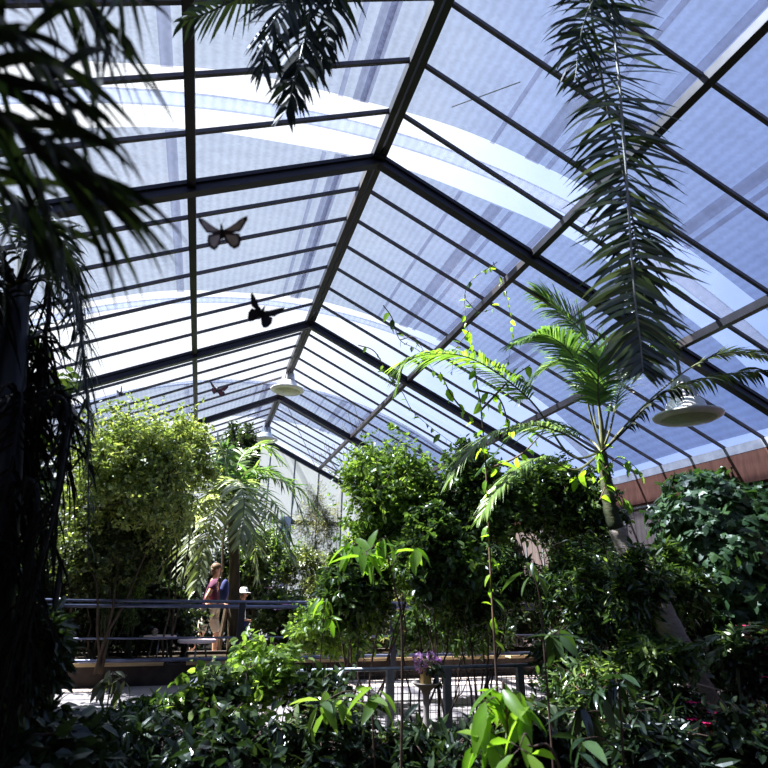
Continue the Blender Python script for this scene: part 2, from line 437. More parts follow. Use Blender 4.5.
# ------------------------------------------------------------------ railing, fence
rail = empty('railing', (2, 9.0, 0), 'long blue-grey tubular handrail with three rails standing along the raised bed', 'railing')
yr = 8.88
for (zpx, r, nm) in ((601.8, .022, 'top_rail'), (606.5, .028, 'top_rail'), (637.5, .014, 'middle_rail'), (658.5, .026, 'bottom_rail')):
    z = at(240, zpx, yr)[2]
    MB().tube([(XL+.1, yr, z), (XR-.1, yr, z)], r, 10).build(nm, M['rail'], rail, True)
for px in (-90, 240, 393, 545, 690):
    x = at(px, 630, yr)[0]
    MB().box((x-.045, yr-.03, 0), (x+.045, yr+.03, at(240,602.8,yr)[2]-.0)).build('post', M['post'], rail)
fence = empty('wire_fence', (2.1, 5.6, 0), 'low grey wire mesh fence with square posts in front of the paved path', 'fence')
yf = 5.6; zt = at(420,668,yf)[2]
zb = .02
for px in (300, 390, 447, 520, 600):
    x = at(px, 680, yf)[0]
    MB().box((x-.035, yf-.03, 0), (x+.035, yf+.03, zt)).build('post', M['galv'], fence)
xa, xb = at(300,680,yf)[0], at(600,680,yf)[0]
b = MB()
for x in np.arange(xa, xb, .055): b.bar((x, yf, zb), (x, yf, zt-.02), .004, .004, (0,1,0))
for z in np.arange(zb, zt, .055): b.bar((xa, yf, z), (xb, yf, z), .004, .004)
b.build('mesh_panel', M['wire'], fence)
MB().tube([(xa,yf,zt),(xb,yf,zt)], .018, 8).build('top_rail', M['galv'], fence, True)

# ------------------------------------------------------------------ lamps
def make_lamp(name, label, p, D, ztop):
    """p = centre of the brim underside; D = brim diameter"""
    r = D/2
    t = empty(name, p, label, 'lamp', 'white bell-shaped pendant lamps')
    pr = [(r*.66, .015), (r*.80, -.002), (r*.98, .03), (r, .045), (r*.97, .055), (r*.62, .085), (r*.60, .10), (r*.52, .19), (r*.46, .215), (r*.1, .23), (0.001, .23)]
    MB().lathe([(a, z) for a, z in pr], p, 40).build('shade', M['lampw'], t, True)
    shade = bpy.context.scene.collection.objects[-1]; shade_inv = Matrix.Translation([-float(q) for q in p])
    MB().lathe([(r*.80, .004), (r*.66, -.012), (r*.4, -.03), (.001, -.038)], p, 40).build('diffuser', M['lampg'], None, True)
    df = bpy.context.scene.collection.objects[-1]; df.parent = shade; df.matrix_parent_inverse = Matrix.Identity(4)
    b = MB()
    for k in range(16):
        a = 2*math.pi*k/16
        b.bar((p[0]+r*.42*math.cos(a), p[1]+r*.42*math.sin(a), p[2]+.21), (p[0]+r*.31*math.cos(a), p[1]+r*.31*math.sin(a), p[2]+.42), .025, .008, (math.cos(a), math.sin(a), .01))
    b.lathe([(.001,.27),(r*.26,.27),(r*.26,.46),(r*.14,.50),(.001,.50)], p, 20)
    b.build('ballast_housing', M['lampb'], t)
    MB().tube([(p[0], p[1], p[2]+.48), (p[0], p[1], ztop)], .018, 8).build('hanger', M['wire'], t)
J = slope_pt(1, PX*2, bayY(1))
p = at(690, 420, bayY(1)); p[0] = J[0]-.02
make_lamp('pendant_lamp', 'large white pendant lamp hanging at right above the creeper-covered mound', p, .70, J[2]-.1)
p = at(289, 392, 10.95); p[0] = RX
make_lamp('pendant_lamp', 'white pendant lamp hanging from the ridge, nearer of the two', p, .70, RZ-.14)
p = at(266, 441, 15.2); p[0] = RX
make_lamp('pendant_lamp', 'white pendant lamp on the ridge close to the back wall', p, .68, RZ-.14)

# ------------------------------------------------------------------ leaves
def tm_leaf(hw, droop=.15, fold=.08, cols=(0,.12,.35,.65,.88,1), prof=(0,.55,1,.85,.4,0)):
    V = []; Fs = []
    n = len(cols)
    for i, (x, w) in enumerate(zip(cols, prof)):
        z = -droop*x*x
        V.append((x, 0, z))
        V.append((x, hw*w, z+fold*w)); V.append((x, -hw*w, z+fold*w))
    for i in range(n-1):
        a, b = 3*i, 3*i+3
        if prof[i] == 0: Fs += [(a, b, b+1), (a, b+2, b)]
        elif prof[i+1] == 0: Fs += [(a, b, a+1), (a, a+2, b)]
        else: Fs += [(a, b, b+1, a+1), (a, a+2, b+2, b)]
    return np.array(V), Fs
def simple(hw, droop=.15, fold=.06): return tm_leaf(hw, droop, fold, (0,.3,.7,1), (0,1,.75,0))
T_OV = simple(.27); T_LAN = simple(.16, .25); T_BIG = tm_leaf(.155, .24, .05); T_NAR = simple(.07, .3, .02); T_BIGW = tm_leaf(.27, .35, .07)
def ivy():
    pts = [(0,0),(.05,.30),(-.12,.55),(.22,.42),(.42,.62),(.48,.30),(.72,.26),(1,0)]
    V = [(.32,0,.05)]+[(x,y,-.10*(x*x+y*y)) for x,y in pts]+[(x,-y,-.10*(x*x+y*y)) for x,y in pts[-2:0:-1]]
    n = len(V)-1
    return np.array(V), [(0, 1+i, 1+(i+1) % n) for i in range(n)]
T_IVY = ivy()
T_PETAL = simple(.35, .3, .05)

def place(mb, P, D, U, S, tm, mi=0):
    P = np.asarray(P); D = norm(D); S = np.asarray(S)
    Y = norm(np.cross(U, D)); Z = np.cross(D, Y)
    TV, TF = tm
    R = P[:, None, :]+S[:, None, None]*(TV[None, :, 0:1]*D[:, None, :]+TV[None, :, 1:2]*Y[:, None, :]+TV[None, :, 2:3]*Z[:, None, :])
    k = len(TV); n = len(P)
    mb.v.append(R.reshape(-1, 3))
    base = mb.n
    for i in range(n):
        o = base+i*k
        for f in TF: mb.f.append([a+o for a in f])
    mb.m += [mi]*(len(TF)*n); mb.n += n*k

def rnd(n): return rng.normal(size=(n, 3))
def bush(name, label, cat, base, c, R, twigs, lpt, ls, tm, mat, smat=None, clumps=10, group=None, stems=5, up=.35, shell=.55, tl=.35, droop=.3, flower=None, nf=0, stem_r=.02, fs=.05, upright=False):
    c = np.array(c, float); R = np.array(R, float); base = np.array(base, float)
    root = empty(name, base, label, cat, group)
    mb = MB(); sb = MB()
    d = norm(rnd(clumps)); d[:, 2] = np.where(d[:, 2] < -.8, -d[:, 2]*.5, d[:, 2])
    cc = c+d*R*rng.uniform(shell, .85, (clumps, 1))
    # main stems
    tips = [cc[i % clumps] for i in range(stems)]
    for tpt in tips:
        mid = base*.5+tpt*.5+rnd(1)[0]*R*.12
        b0 = base+np.array([rng.uniform(-.06,.06), rng.uniform(-.06,.06), 0])
        if upright: mid = np.array([tpt[0]*.7+b0[0]*.3, tpt[1]*.7+b0[1]*.3, (tpt[2]+b0[2])*.5])
        P = spline([b0, mid, tpt], 9)+np.vstack([np.zeros((1,3)), rnd(8)*R.mean()*.035])
        sb.tube(P, np.linspace(stem_r*.6, stem_r*.2, 9), 6)
    twigs = int(twigs*1.7); ls = ls*.86
    ci = rng.integers(0, clumps, twigs)
    o = cc[ci]; csz = rng.uniform(.7, 1.35, (clumps, 1))[ci]
    rad = norm(rnd(twigs))
    tip = o+rad*R*rng.uniform(.10, .50, (twigs, 1))*csz
    q = (tip-c)/R; ql = np.linalg.norm(q, axis=1)[:, None]; tip = np.where(ql > 1.12, c+q/ql*R*1.12, tip)
    tip[:, 2] = np.maximum(tip[:, 2], base[2]+.06)
    tip[:, 0] = np.clip(tip[:, 0], XL+.15, XR-.2); tip[:, 1] = np.minimum(tip[:, 1], YE-.3)
    tip[:, 2] = np.minimum(tip[:, 2], RZ-TAN*np.abs(tip[:, 0]-RX)-.32)
    mean = float(R.mean())
    td = norm(norm(tip-c)*.8+np.array([0, 0, up])+rnd(twigs)*.45)
    L = tl*mean*rng.uniform(.5, 1.2, twigs)
    L = np.minimum(L, ls*lpt*.6)
    # leaves
    s = rng.uniform(0, 1, (twigs, lpt)); s.sort(axis=1)
    P = tip[:, None, :]-td[:, None, :]*(L[:, None]*(1-s))[:, :, None]
    P = P.reshape(-1, 3); n = len(P)
    T = np.repeat(td, lpt, axis=0)
    lat = norm(np.cross(T, rnd(n)))
    D = norm(T*.5+lat*.9+np.array([0, 0, -droop]))
    U = norm(np.array([0, 0, 1.])+rnd(n)*.6)
    S = ls*rng.uniform(.5, 1.3, n)
    place(mb, P, D, U, S, tm)
    for i in range(stems, clumps):
        a_ = tips[int(np.argmin([np.linalg.norm(t_-cc[i]) for t_ in tips]))]
        sb.tube([a_, (a_+cc[i])/2-np.array([0, 0, .03]), cc[i]], [stem_r*.3, stem_r*.25, stem_r*.2], 4, cap=False)
    for i in range(0, twigs, 4):
        sb.tube([o[i], (o[i]+tip[i])/2+td[i]*.01, tip[i]], [.003+stem_r*.15, .003, .002], 3, cap=False)
    mb.build('foliage', mat, root, False)
    sb.build('stems', smat or M['brownstem'], root, True)
    if flower and nf:
        k = 8
        sc_ = tip[:, 1]-.8*tip[:, 2]+rng.uniform(0, .15*mean, twigs); ids = rng.choice(np.argsort(sc_)[:max(nf*6, 30)], nf, replace=False)
        for j in ids:
            fb = MB(); pc = tip[j]+td[j]*.03
            a = np.linspace(0, 2*math.pi, k, endpoint=False)
            D2 = np.stack([np.cos(a), np.sin(a), np.full(k, .35)], 1)
            place(fb, np.repeat(pc[None], k, 0), D2, np.tile([0, 0, 1.], (k, 1)), np.full(k, fs), T_PETAL)
            fb.build('flower', flower, root)
    return root
def pbush(name, label, cat, px, py, y, hw, hh, *a, baseup=None, yr_=None, base_px=None, z0=0, **k):
    """place a shrub by where it stands: centre at a depth y, half sizes in metres from the photo"""
    c = at(px, py, y); dep = float((c-CAM)@fw)/F
    R = (hw*dep, yr_ or min(hw, hh)*dep, hh*dep)
    b = (c[0] if base_px is None else at(base_px, py, y)[0], c[1], z0)
    # keep under the roof
    top = roof_z(c[0]+np.sign(c[0]-RX)*R[0]*.6)-.25
    if c[2]+R[2] > top: print('ROOFCLIP', label, c[2]+R[2], top)
    return bush(name, label, cat, b, c, R, *a, **k)

# ---- background planting (behind the rail)
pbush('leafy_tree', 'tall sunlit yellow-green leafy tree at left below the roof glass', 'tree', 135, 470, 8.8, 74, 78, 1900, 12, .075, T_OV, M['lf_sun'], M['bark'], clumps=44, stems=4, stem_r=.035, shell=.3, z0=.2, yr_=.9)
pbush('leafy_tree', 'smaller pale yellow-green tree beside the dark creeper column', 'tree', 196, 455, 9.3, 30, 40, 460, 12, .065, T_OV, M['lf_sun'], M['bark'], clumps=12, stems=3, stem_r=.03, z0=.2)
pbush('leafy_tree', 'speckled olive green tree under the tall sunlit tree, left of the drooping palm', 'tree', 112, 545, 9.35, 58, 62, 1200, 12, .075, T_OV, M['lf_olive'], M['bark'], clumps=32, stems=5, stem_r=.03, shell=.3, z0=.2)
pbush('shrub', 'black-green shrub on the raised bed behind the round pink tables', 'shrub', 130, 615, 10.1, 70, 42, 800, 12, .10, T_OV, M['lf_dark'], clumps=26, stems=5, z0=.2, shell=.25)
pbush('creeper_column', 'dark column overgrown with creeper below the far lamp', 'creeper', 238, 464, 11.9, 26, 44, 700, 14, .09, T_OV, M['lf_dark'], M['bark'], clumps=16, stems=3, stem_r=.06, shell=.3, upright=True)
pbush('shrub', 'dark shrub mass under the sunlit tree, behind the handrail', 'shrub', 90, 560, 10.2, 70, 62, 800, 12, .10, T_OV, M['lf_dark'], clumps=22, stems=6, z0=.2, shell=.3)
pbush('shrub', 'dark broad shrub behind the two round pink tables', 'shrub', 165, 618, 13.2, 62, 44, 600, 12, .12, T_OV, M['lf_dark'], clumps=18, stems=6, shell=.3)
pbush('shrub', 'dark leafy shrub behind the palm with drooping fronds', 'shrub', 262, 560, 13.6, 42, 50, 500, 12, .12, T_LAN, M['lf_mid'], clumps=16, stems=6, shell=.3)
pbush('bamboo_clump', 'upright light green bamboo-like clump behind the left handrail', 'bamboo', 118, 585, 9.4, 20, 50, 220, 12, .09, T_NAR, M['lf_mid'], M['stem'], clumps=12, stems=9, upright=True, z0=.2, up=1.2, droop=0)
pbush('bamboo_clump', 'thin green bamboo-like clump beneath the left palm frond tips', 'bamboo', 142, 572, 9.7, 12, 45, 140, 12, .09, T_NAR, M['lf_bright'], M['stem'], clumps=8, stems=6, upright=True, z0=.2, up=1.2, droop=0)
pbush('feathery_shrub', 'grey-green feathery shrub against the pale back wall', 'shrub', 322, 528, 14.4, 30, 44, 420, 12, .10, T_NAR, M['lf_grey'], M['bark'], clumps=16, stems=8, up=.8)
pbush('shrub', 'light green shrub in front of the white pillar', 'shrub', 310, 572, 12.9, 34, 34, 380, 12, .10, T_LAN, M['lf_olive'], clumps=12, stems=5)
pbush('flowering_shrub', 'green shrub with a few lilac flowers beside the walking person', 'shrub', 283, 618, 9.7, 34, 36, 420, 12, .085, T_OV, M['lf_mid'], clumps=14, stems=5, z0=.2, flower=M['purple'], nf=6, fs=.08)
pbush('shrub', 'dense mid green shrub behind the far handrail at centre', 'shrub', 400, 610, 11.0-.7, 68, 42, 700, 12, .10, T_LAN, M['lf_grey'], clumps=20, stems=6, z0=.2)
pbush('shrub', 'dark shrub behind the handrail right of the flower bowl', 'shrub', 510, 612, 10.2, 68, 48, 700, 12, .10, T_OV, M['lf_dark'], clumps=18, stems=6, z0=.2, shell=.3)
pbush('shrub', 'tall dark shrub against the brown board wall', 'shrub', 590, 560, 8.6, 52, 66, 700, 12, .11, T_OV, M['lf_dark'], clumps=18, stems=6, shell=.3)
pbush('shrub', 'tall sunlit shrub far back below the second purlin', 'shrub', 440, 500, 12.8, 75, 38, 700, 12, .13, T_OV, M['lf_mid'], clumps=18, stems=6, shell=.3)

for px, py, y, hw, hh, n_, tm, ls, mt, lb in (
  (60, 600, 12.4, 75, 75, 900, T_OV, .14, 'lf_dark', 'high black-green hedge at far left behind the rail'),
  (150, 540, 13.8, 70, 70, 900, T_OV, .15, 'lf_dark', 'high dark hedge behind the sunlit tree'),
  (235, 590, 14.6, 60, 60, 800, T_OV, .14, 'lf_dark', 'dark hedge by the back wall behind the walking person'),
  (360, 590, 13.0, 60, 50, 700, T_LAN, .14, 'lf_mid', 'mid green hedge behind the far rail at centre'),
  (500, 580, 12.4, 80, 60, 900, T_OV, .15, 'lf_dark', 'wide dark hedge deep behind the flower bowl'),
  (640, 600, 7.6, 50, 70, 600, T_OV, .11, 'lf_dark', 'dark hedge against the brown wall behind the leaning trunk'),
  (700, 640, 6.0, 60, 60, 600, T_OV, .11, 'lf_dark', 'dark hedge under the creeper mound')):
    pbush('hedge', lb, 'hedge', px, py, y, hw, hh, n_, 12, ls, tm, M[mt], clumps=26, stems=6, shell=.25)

# ---- central canopy over the front bed
CG = M['lf_bright']
pbush('leafy_shrub', 'tall bright green shrub with small glossy leaves left of centre', 'shrub', 392, 508, 6.3, 58, 78, 900, 11, .075, T_OV, M['lf_bright'], clumps=26, stems=4, stem_r=.02, base_px=370, yr_=.6)
pbush('leafy_shrub', 'tall dense shrub at the centre of the bed reaching the lime vine', 'shrub', 480, 500, 6.0, 66, 62, 1000, 11, .080, T_OV, M['lf_mid'], clumps=26, stems=4, base_px=470, yr_=.6)
pbush('leafy_shrub', 'glossy green shrub around the curved palm trunk', 'shrub', 565, 510, 5.9, 58, 55, 900, 11, .080, T_OV, M['lf_speck'], clumps=22, stems=7, base_px=560, yr_=.6)
pbush('leafy_shrub', 'dark glossy shrub with long drooping leaves below the palm crown', 'shrub', 592, 600, 5.3, 62, 62, 820, 11, .10, T_LAN, M['lf_speck'], clumps=22, stems=6, yr_=.6)
pbush('leafy_shrub', 'broad shadowed shrub above the flower bowl', 'shrub', 480, 592, 5.6, 62, 48, 760, 11, .09, T_LAN, M['lf_speck'], clumps=22, stems=3, yr_=.5)
pbush('leafy_shrub', 'airy green shrub in front of the handrail, left of the flower bowl', 'shrub', 352, 592, 6.0, 40, 50, 420, 11, .085, T_OV, M['lf_mid'], clumps=16, stems=3, yr_=.4)
pbush('leafy_shrub', 'small pale leaved shrub beneath the feathery shrub', 'shrub', 418, 560, 5.8, 50, 45, 480, 11, .09, T_LAN, M['lf_bright'], clumps=16, stems=3, yr_=.5)

pbush('leafy_shrub', 'mid green shrub half hiding the far handrail right of centre', 'shrub', 455, 628, 7.2, 62, 26, 420, 11, .09, T_OV, M['lf_mid'], clumps=16, stems=4, yr_=.4, stem_r=.012)
pbush('leafy_shrub', 'bright speckled shrub half hiding the handrail left of the flower bowl', 'shrub', 335, 628, 7.0, 45, 30, 380, 11, .08, T_OV, M['lf_bright'], clumps=16, stems=4, yr_=.4, stem_r=.012)
pbush('leafy_shrub', 'dark shrub with hanging leaves in front of the bend of the leaning trunk', 'shrub', 632, 588, 4.1, 34, 40, 240, 10, .10, T_LAN, M['lf_speck'], clumps=12, stems=5, yr_=.25, stem_r=.012, base_px=600)
pbush('leafy_shrub', 'green shrub in front of the lower leaning trunk', 'shrub', 655, 665, 3.9, 38, 30, 240, 10, .10, T_LAN, M['lf_mid'], clumps=12, stems=5, yr_=.25, stem_r=.012)
pbush('leafy_shrub', 'dense small-leaved green shrub between the glowing lime sapling and the vine', 'shrub', 440, 560, 5.2, 52, 52, 520, 11, .085, T_OV, M['lf_mid'], clumps=18, stems=5, yr_=.35, stem_r=.014)

# ---- front bed, low; leaves near the bottom edge coloured darker in place of shade
low = [
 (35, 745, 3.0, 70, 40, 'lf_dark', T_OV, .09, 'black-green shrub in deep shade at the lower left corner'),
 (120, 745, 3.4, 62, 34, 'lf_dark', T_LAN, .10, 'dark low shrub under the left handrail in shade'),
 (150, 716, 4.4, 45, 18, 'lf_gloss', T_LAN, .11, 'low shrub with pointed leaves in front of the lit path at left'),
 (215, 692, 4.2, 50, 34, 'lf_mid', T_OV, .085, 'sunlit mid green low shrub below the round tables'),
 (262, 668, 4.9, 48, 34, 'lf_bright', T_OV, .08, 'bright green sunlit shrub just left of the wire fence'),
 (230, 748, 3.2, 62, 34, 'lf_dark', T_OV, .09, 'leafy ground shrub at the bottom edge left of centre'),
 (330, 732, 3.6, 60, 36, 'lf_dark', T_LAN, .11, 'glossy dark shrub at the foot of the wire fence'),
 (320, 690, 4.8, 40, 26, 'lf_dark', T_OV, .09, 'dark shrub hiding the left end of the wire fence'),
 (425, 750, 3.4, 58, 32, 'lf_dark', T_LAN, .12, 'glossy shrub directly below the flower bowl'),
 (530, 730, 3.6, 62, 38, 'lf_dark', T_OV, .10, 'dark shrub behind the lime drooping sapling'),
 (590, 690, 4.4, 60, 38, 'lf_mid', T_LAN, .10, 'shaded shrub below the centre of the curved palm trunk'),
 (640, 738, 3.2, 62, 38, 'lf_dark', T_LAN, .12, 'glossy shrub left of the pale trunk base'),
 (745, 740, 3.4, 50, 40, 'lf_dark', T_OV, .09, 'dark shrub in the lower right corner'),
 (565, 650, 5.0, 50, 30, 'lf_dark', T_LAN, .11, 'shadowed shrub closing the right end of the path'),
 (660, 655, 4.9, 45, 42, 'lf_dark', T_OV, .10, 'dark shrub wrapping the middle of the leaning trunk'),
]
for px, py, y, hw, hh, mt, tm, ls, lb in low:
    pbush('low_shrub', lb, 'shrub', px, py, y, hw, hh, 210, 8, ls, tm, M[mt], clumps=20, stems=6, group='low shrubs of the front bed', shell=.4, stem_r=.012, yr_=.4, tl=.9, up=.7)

bush('leafy_tree', 'dense black-green tree added mostly out of frame at far left to shade the lower left corner', 'tree', (-2.5,4.3,0), (-2.35,4.2,2.3), (1.25,1.9,1.25), 800, 12, .12, T_OV, M['lf_dark'], M['bark'], clumps=30, stems=7, stem_r=.05, shell=.3)  # mostly unseen tree, put here to throw shade on the lower left shrubs
bush('leafy_tree', 'black-green tree at the left edge standing over the path', 'tree', (-2.6,7.0,0), (-2.5,7.2,1.7), (.9,1.3,1.5), 700, 12, .12, T_OV, M['lf_dark'], M['bark'], clumps=30, stems=7, stem_r=.05, shell=.3)
# ---- ivy mound and flowering shrubs at right
c = at(722, 538, 5.7); 
root = empty('creeper_mound', (c[0]+.3, c[1], 0), 'rounded mound of lobed creeper leaves covering the brown wall at right', 'creeper')
Rm = np.array([.95, .9, 1.05]); n = 5200
d = norm(rnd(n)); d = d[(d[:, 1] < .35)]
P = c+np.array([.15,.1,-.15])+d*Rm*rng.uniform(.86, 1.03, (len(d), 1))*(1+.10*np.sin(d[:, 0:1]*9)*np.cos(d[:, 2:3]*8))
P = np.vstack([P, P[:1400]*[1,1,0]+np.stack([np.zeros(1400), np.zeros(1400), rng.uniform(.1, 1.4, 1400)], 1)])
P = P[P[:, 0] < XR-.03]
n = len(P)
nr = norm(P-c)
D = norm(np.array([0,0,-1.])+rnd(n)*.45+nr*.4); U = norm(nr+rnd(n)*.35+np.array([0,0,.5]))
mb = MB(); place(mb, P, D, U, rng.uniform(.08, .165, n), T_IVY); mb.build('foliage', M['lf_ivy'], root)
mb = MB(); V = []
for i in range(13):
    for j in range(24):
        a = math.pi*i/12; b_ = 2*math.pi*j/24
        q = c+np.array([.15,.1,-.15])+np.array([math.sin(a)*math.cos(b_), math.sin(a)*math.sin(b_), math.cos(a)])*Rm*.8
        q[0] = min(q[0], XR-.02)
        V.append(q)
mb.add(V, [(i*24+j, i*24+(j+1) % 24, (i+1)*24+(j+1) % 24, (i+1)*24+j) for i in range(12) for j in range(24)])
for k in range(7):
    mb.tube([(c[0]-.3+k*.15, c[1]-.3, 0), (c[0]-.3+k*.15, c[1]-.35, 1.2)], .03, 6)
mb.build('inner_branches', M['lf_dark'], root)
pbush('flowering_shrub', 'shrub dotted with magenta flowers at the right edge', 'shrub', 752, 672, 4.0, 34, 42, 240, 10, .08, T_OV, M['lf_dark'], clumps=12, stems=6, flower=M['magenta'], nf=14, fs=.055, yr_=.3)
pbush('flowering_shrub', 'low shrub with small red flowers beside the leaning trunk', 'shrub', 690, 720, 3.8, 34, 34, 200, 10, .08, T_LAN, M['lf_gloss'], clumps=10, stems=6, flower=M['magenta'], nf=9, fs=.045, yr_=.3)
pbush('leafy_shrub', 'large-leaved climber hanging in front of the creeper mound', 'shrub', 672, 580, 5.0, 40, 34, 170, 9, .13, T_LAN, M['lf_mid'], clumps=12, stems=5, yr_=.3)

# ------------------------------------------------------------------ palms
def frond(parent, pts, L, n, mats, side=None, droop=.5, w=.02, r0=.014, start=.18, ang=.6, seg=5, name='frond', both=True, lift=.1, jit=.12, endr=.002, taper=.45, vdroop=0.):
    P = spline(pts, 44)
    T = norm(np.gradient(P, axis=0))
    mb = MB(); mb.tube(P, np.linspace(r0, endr, 44), 6, 1)
    up = np.array([0, 0, 1.])
    for i in range(n):
        t = start+(1-start)*(i+.5)/n
        x = t*43; k = min(int(x), 42); u = x-k
        p = P[k]*(1-u)+P[k+1]*u; tg = norm(T[k]*(1-u)+T[k+1]*u)
        sd = np.cross(tg, up) if side is None else np.array(side, float)-tg*(np.array(side, float)@tg)
        sd = norm(sd); N = norm(np.cross(sd, tg))
        if N[2] < 0 and side is None: N = -N
        q = (t-start)/(1-start)
        ll = L*(.35+.65*math.sin(math.pi*min(1, .12+q*.75))) * (1-taper*q**3)
        for sg in (-1, 1):
            a = ang+.55*q+rng.normal()*jit*.6
            d = norm(sd*sg*math.cos(a)+tg*math.sin(a)+N*(lift+rng.normal()*jit)+up*(-vdroop))
            l = ll*rng.uniform(.82, 1.1)
            pos = p.copy(); V = []
            dr = droop*rng.uniform(.7, 1.35)
            wd = norm(np.cross(d, N)+rnd(1)[0]*.25)
            for s in range(seg+1):
                f = s/seg
                ww = w*(.5+1.0*math.sin(math.pi*min(1, f*.8+.12)))*(1-f**3)*.5
                if s == seg: V.append(pos.copy())
                else: V.append(pos+wd*ww); V.append(pos-wd*ww)
                dd = norm(d+np.array([0, 0, -1.])*dr*(f+.1)**1.3*1.6)
                pos = pos+dd*l/seg
            Fs = [(2*s, 2*s+1, 2*s+3, 2*s+2) for s in range(seg-1)]+[(2*seg-2, 2*seg-1, 2*seg)]
            mb.add(V, Fs, 0)
    return mb.build(name, mats, parent)

# curved palm at right of centre
yc = 4.6
crown = at(601, 478, yc)
trunkpts = [at(748, 775, 4.3), at(705, 700, 4.4), at(676, 640, 4.45), at(648, 585, 4.5), at(624, 545, 4.6), at(611, 512, 4.6), at(606, 480, 4.6), at(602, 452, yc)]
trunkpts[0][2] = 0
palm = empty('palm_tree', trunkpts[0], 'slender palm with curved leaning trunk and arching green fronds right of centre', 'palm tree')
b = MB(); Pt = spline(trunkpts, 60); Rt = np.interp(np.linspace(0, 1, 60), [0, .35, .62, .75, 1], [.13, .105, .08, .062, .045])*(1+.05*np.sin(np.arange(60)*2.1))
b.tube(Pt[:39], Rt[:39], 14).build('trunk', M['palebark'], palm, True)
MB().tube(Pt[38:], Rt[38:]*1.02, 12).build('crownshaft', M['greenbark'], palm, True)
g_ = [M['palm'], M['rachis']]; gb = [M['palmbright'], M['rachis']]; gg = [M['palmgrey'], M['rachis']]
cp = Pt[-1]
def PT(*l): return [cp]+[at(a, b_, y) for a, b_, y in l]
frond(palm, PT((592,420,4.55),(575,360,4.5),(545,335,4.4),(510,345,4.3)), .46, 84, g_, droop=.5, w=.015, jit=.05, start=.35)
frond(palm, PT((570,455,4.5),(530,400,4.4),(470,358,4.2),(412,358,4.1),(398,385,4.1)), .40, 84, gb, droop=.55, w=.015, jit=.05, start=.40)
frond(palm, PT((575,470,4.6),(540,458,4.5),(505,480,4.4),(478,520,4.3)), .36, 64, gb, droop=.55, w=.015, jit=.05, start=.3)
frond(palm, PT((598,400,4.7),(590,345,4.8),(560,310,4.9),(535,290,5.0)), .52, 76, g_, droop=.5, w=.015, jit=.05, start=.35)
frond(palm, PT((612,400,4.7),(632,350,4.8),(640,300,5.0),(620,270,5.1)), .42, 72, gg, droop=.6, w=.015, jit=.05, start=.35)
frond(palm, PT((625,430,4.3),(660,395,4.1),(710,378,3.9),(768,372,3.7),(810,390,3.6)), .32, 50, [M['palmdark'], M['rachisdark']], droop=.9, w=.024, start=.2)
frond(palm, PT((650,400,4.4),(700,362,4.2),(740,352,4.0),(790,362,3.9)), .24, 44, gg, droop=.3, w=.02, start=.45)
frond(palm, PT((590,440,4.8),(560,425,5.0),(520,430,5.1),(480,470,5.2)), .38, 64, g_, droop=.55, w=.015, jit=.05, start=.3)
frond(palm, PT((596,430,4.7),(588,385,4.9),(566,362,5.0),(538,372,5.1),(520,400,5.1)), .42, 64, [M['palmgreen'], M['rachis']], droop=.5, w=.014, jit=.05, start=.3)
frond(palm, PT((590,450,4.3),(560,432,4.1),(520,425,4.0),(475,445,3.9),(448,482,3.9)), .40, 70, [M['palmgreen'], M['rachis']], droop=.6, w=.014, jit=.05, start=.35)
frond(palm, PT((610,430,4.5),(622,385,4.5),(645,350,4.5),(672,345,4.5)), .40, 56, g_, droop=.6, w=.014, jit=.05, start=.35)
frond(palm, PT((603,430,4.3),(598,390,4.1),(604,350,3.9),(640,330,3.8)), .36, 64, g_, droop=.55, w=.015, jit=.05, start=.4)

# long hanging frond at upper right: its palm stands just outside the picture on the right
tr = (3.7, .9, 0)
pr = empty('palm_tree', tr, 'dark grey-green palm at right whose long feathery frond hangs straight down from above', 'palm tree')
MB().tube(spline([tr, (3.75,.9,2), (3.65,.9,3.75)], 12), np.linspace(.14,.09,12), 12).build('trunk', M['bark'], pr, True)
top = np.array([3.65, .9, 3.75])
gh = [M['palmgrey'], M['rachispale']]; gd = [M['palmdark'], M['rachis']]
m1 = np.array([3.1, .95, 4.25]); 
for q_ in (m1, at(660,-120,1.3)): print('out of frame', proj(q_), q_)
frond(pr, [top, m1, at(640,-130,1.25), at(612,-30,1.55), at(620,90,1.66), at(628,200,1.72), at(634,290,1.76), at(640,340,1.78), at(643,372,1.78)], .36, 92, gh, side=rr, droop=.38, w=.015, r0=.013, start=.36, ang=.05, lift=.05, taper=.55, endr=.003, jit=.2)
frond(pr, [top, m1+[.1,.05,.05], at(630,-120,1.3), at(592,-20,1.6), at(602,80,1.72), at(625,180,1.8), at(638,250,1.86), at(645,300,1.9)], .34, 64, gd, side=rr, droop=.5, w=.015, start=.42, ang=.1, lift=.15, jit=.3)
frond(pr, [top, m1+[.1,-.02,-.05], at(660,-120,1.3), at(615,-40,1.5), at(585,20,1.55), at(575,80,1.56)], .32, 40, gd, side=rr, droop=.8, w=.014, start=.45, ang=.1, lift=.1, jit=.3)

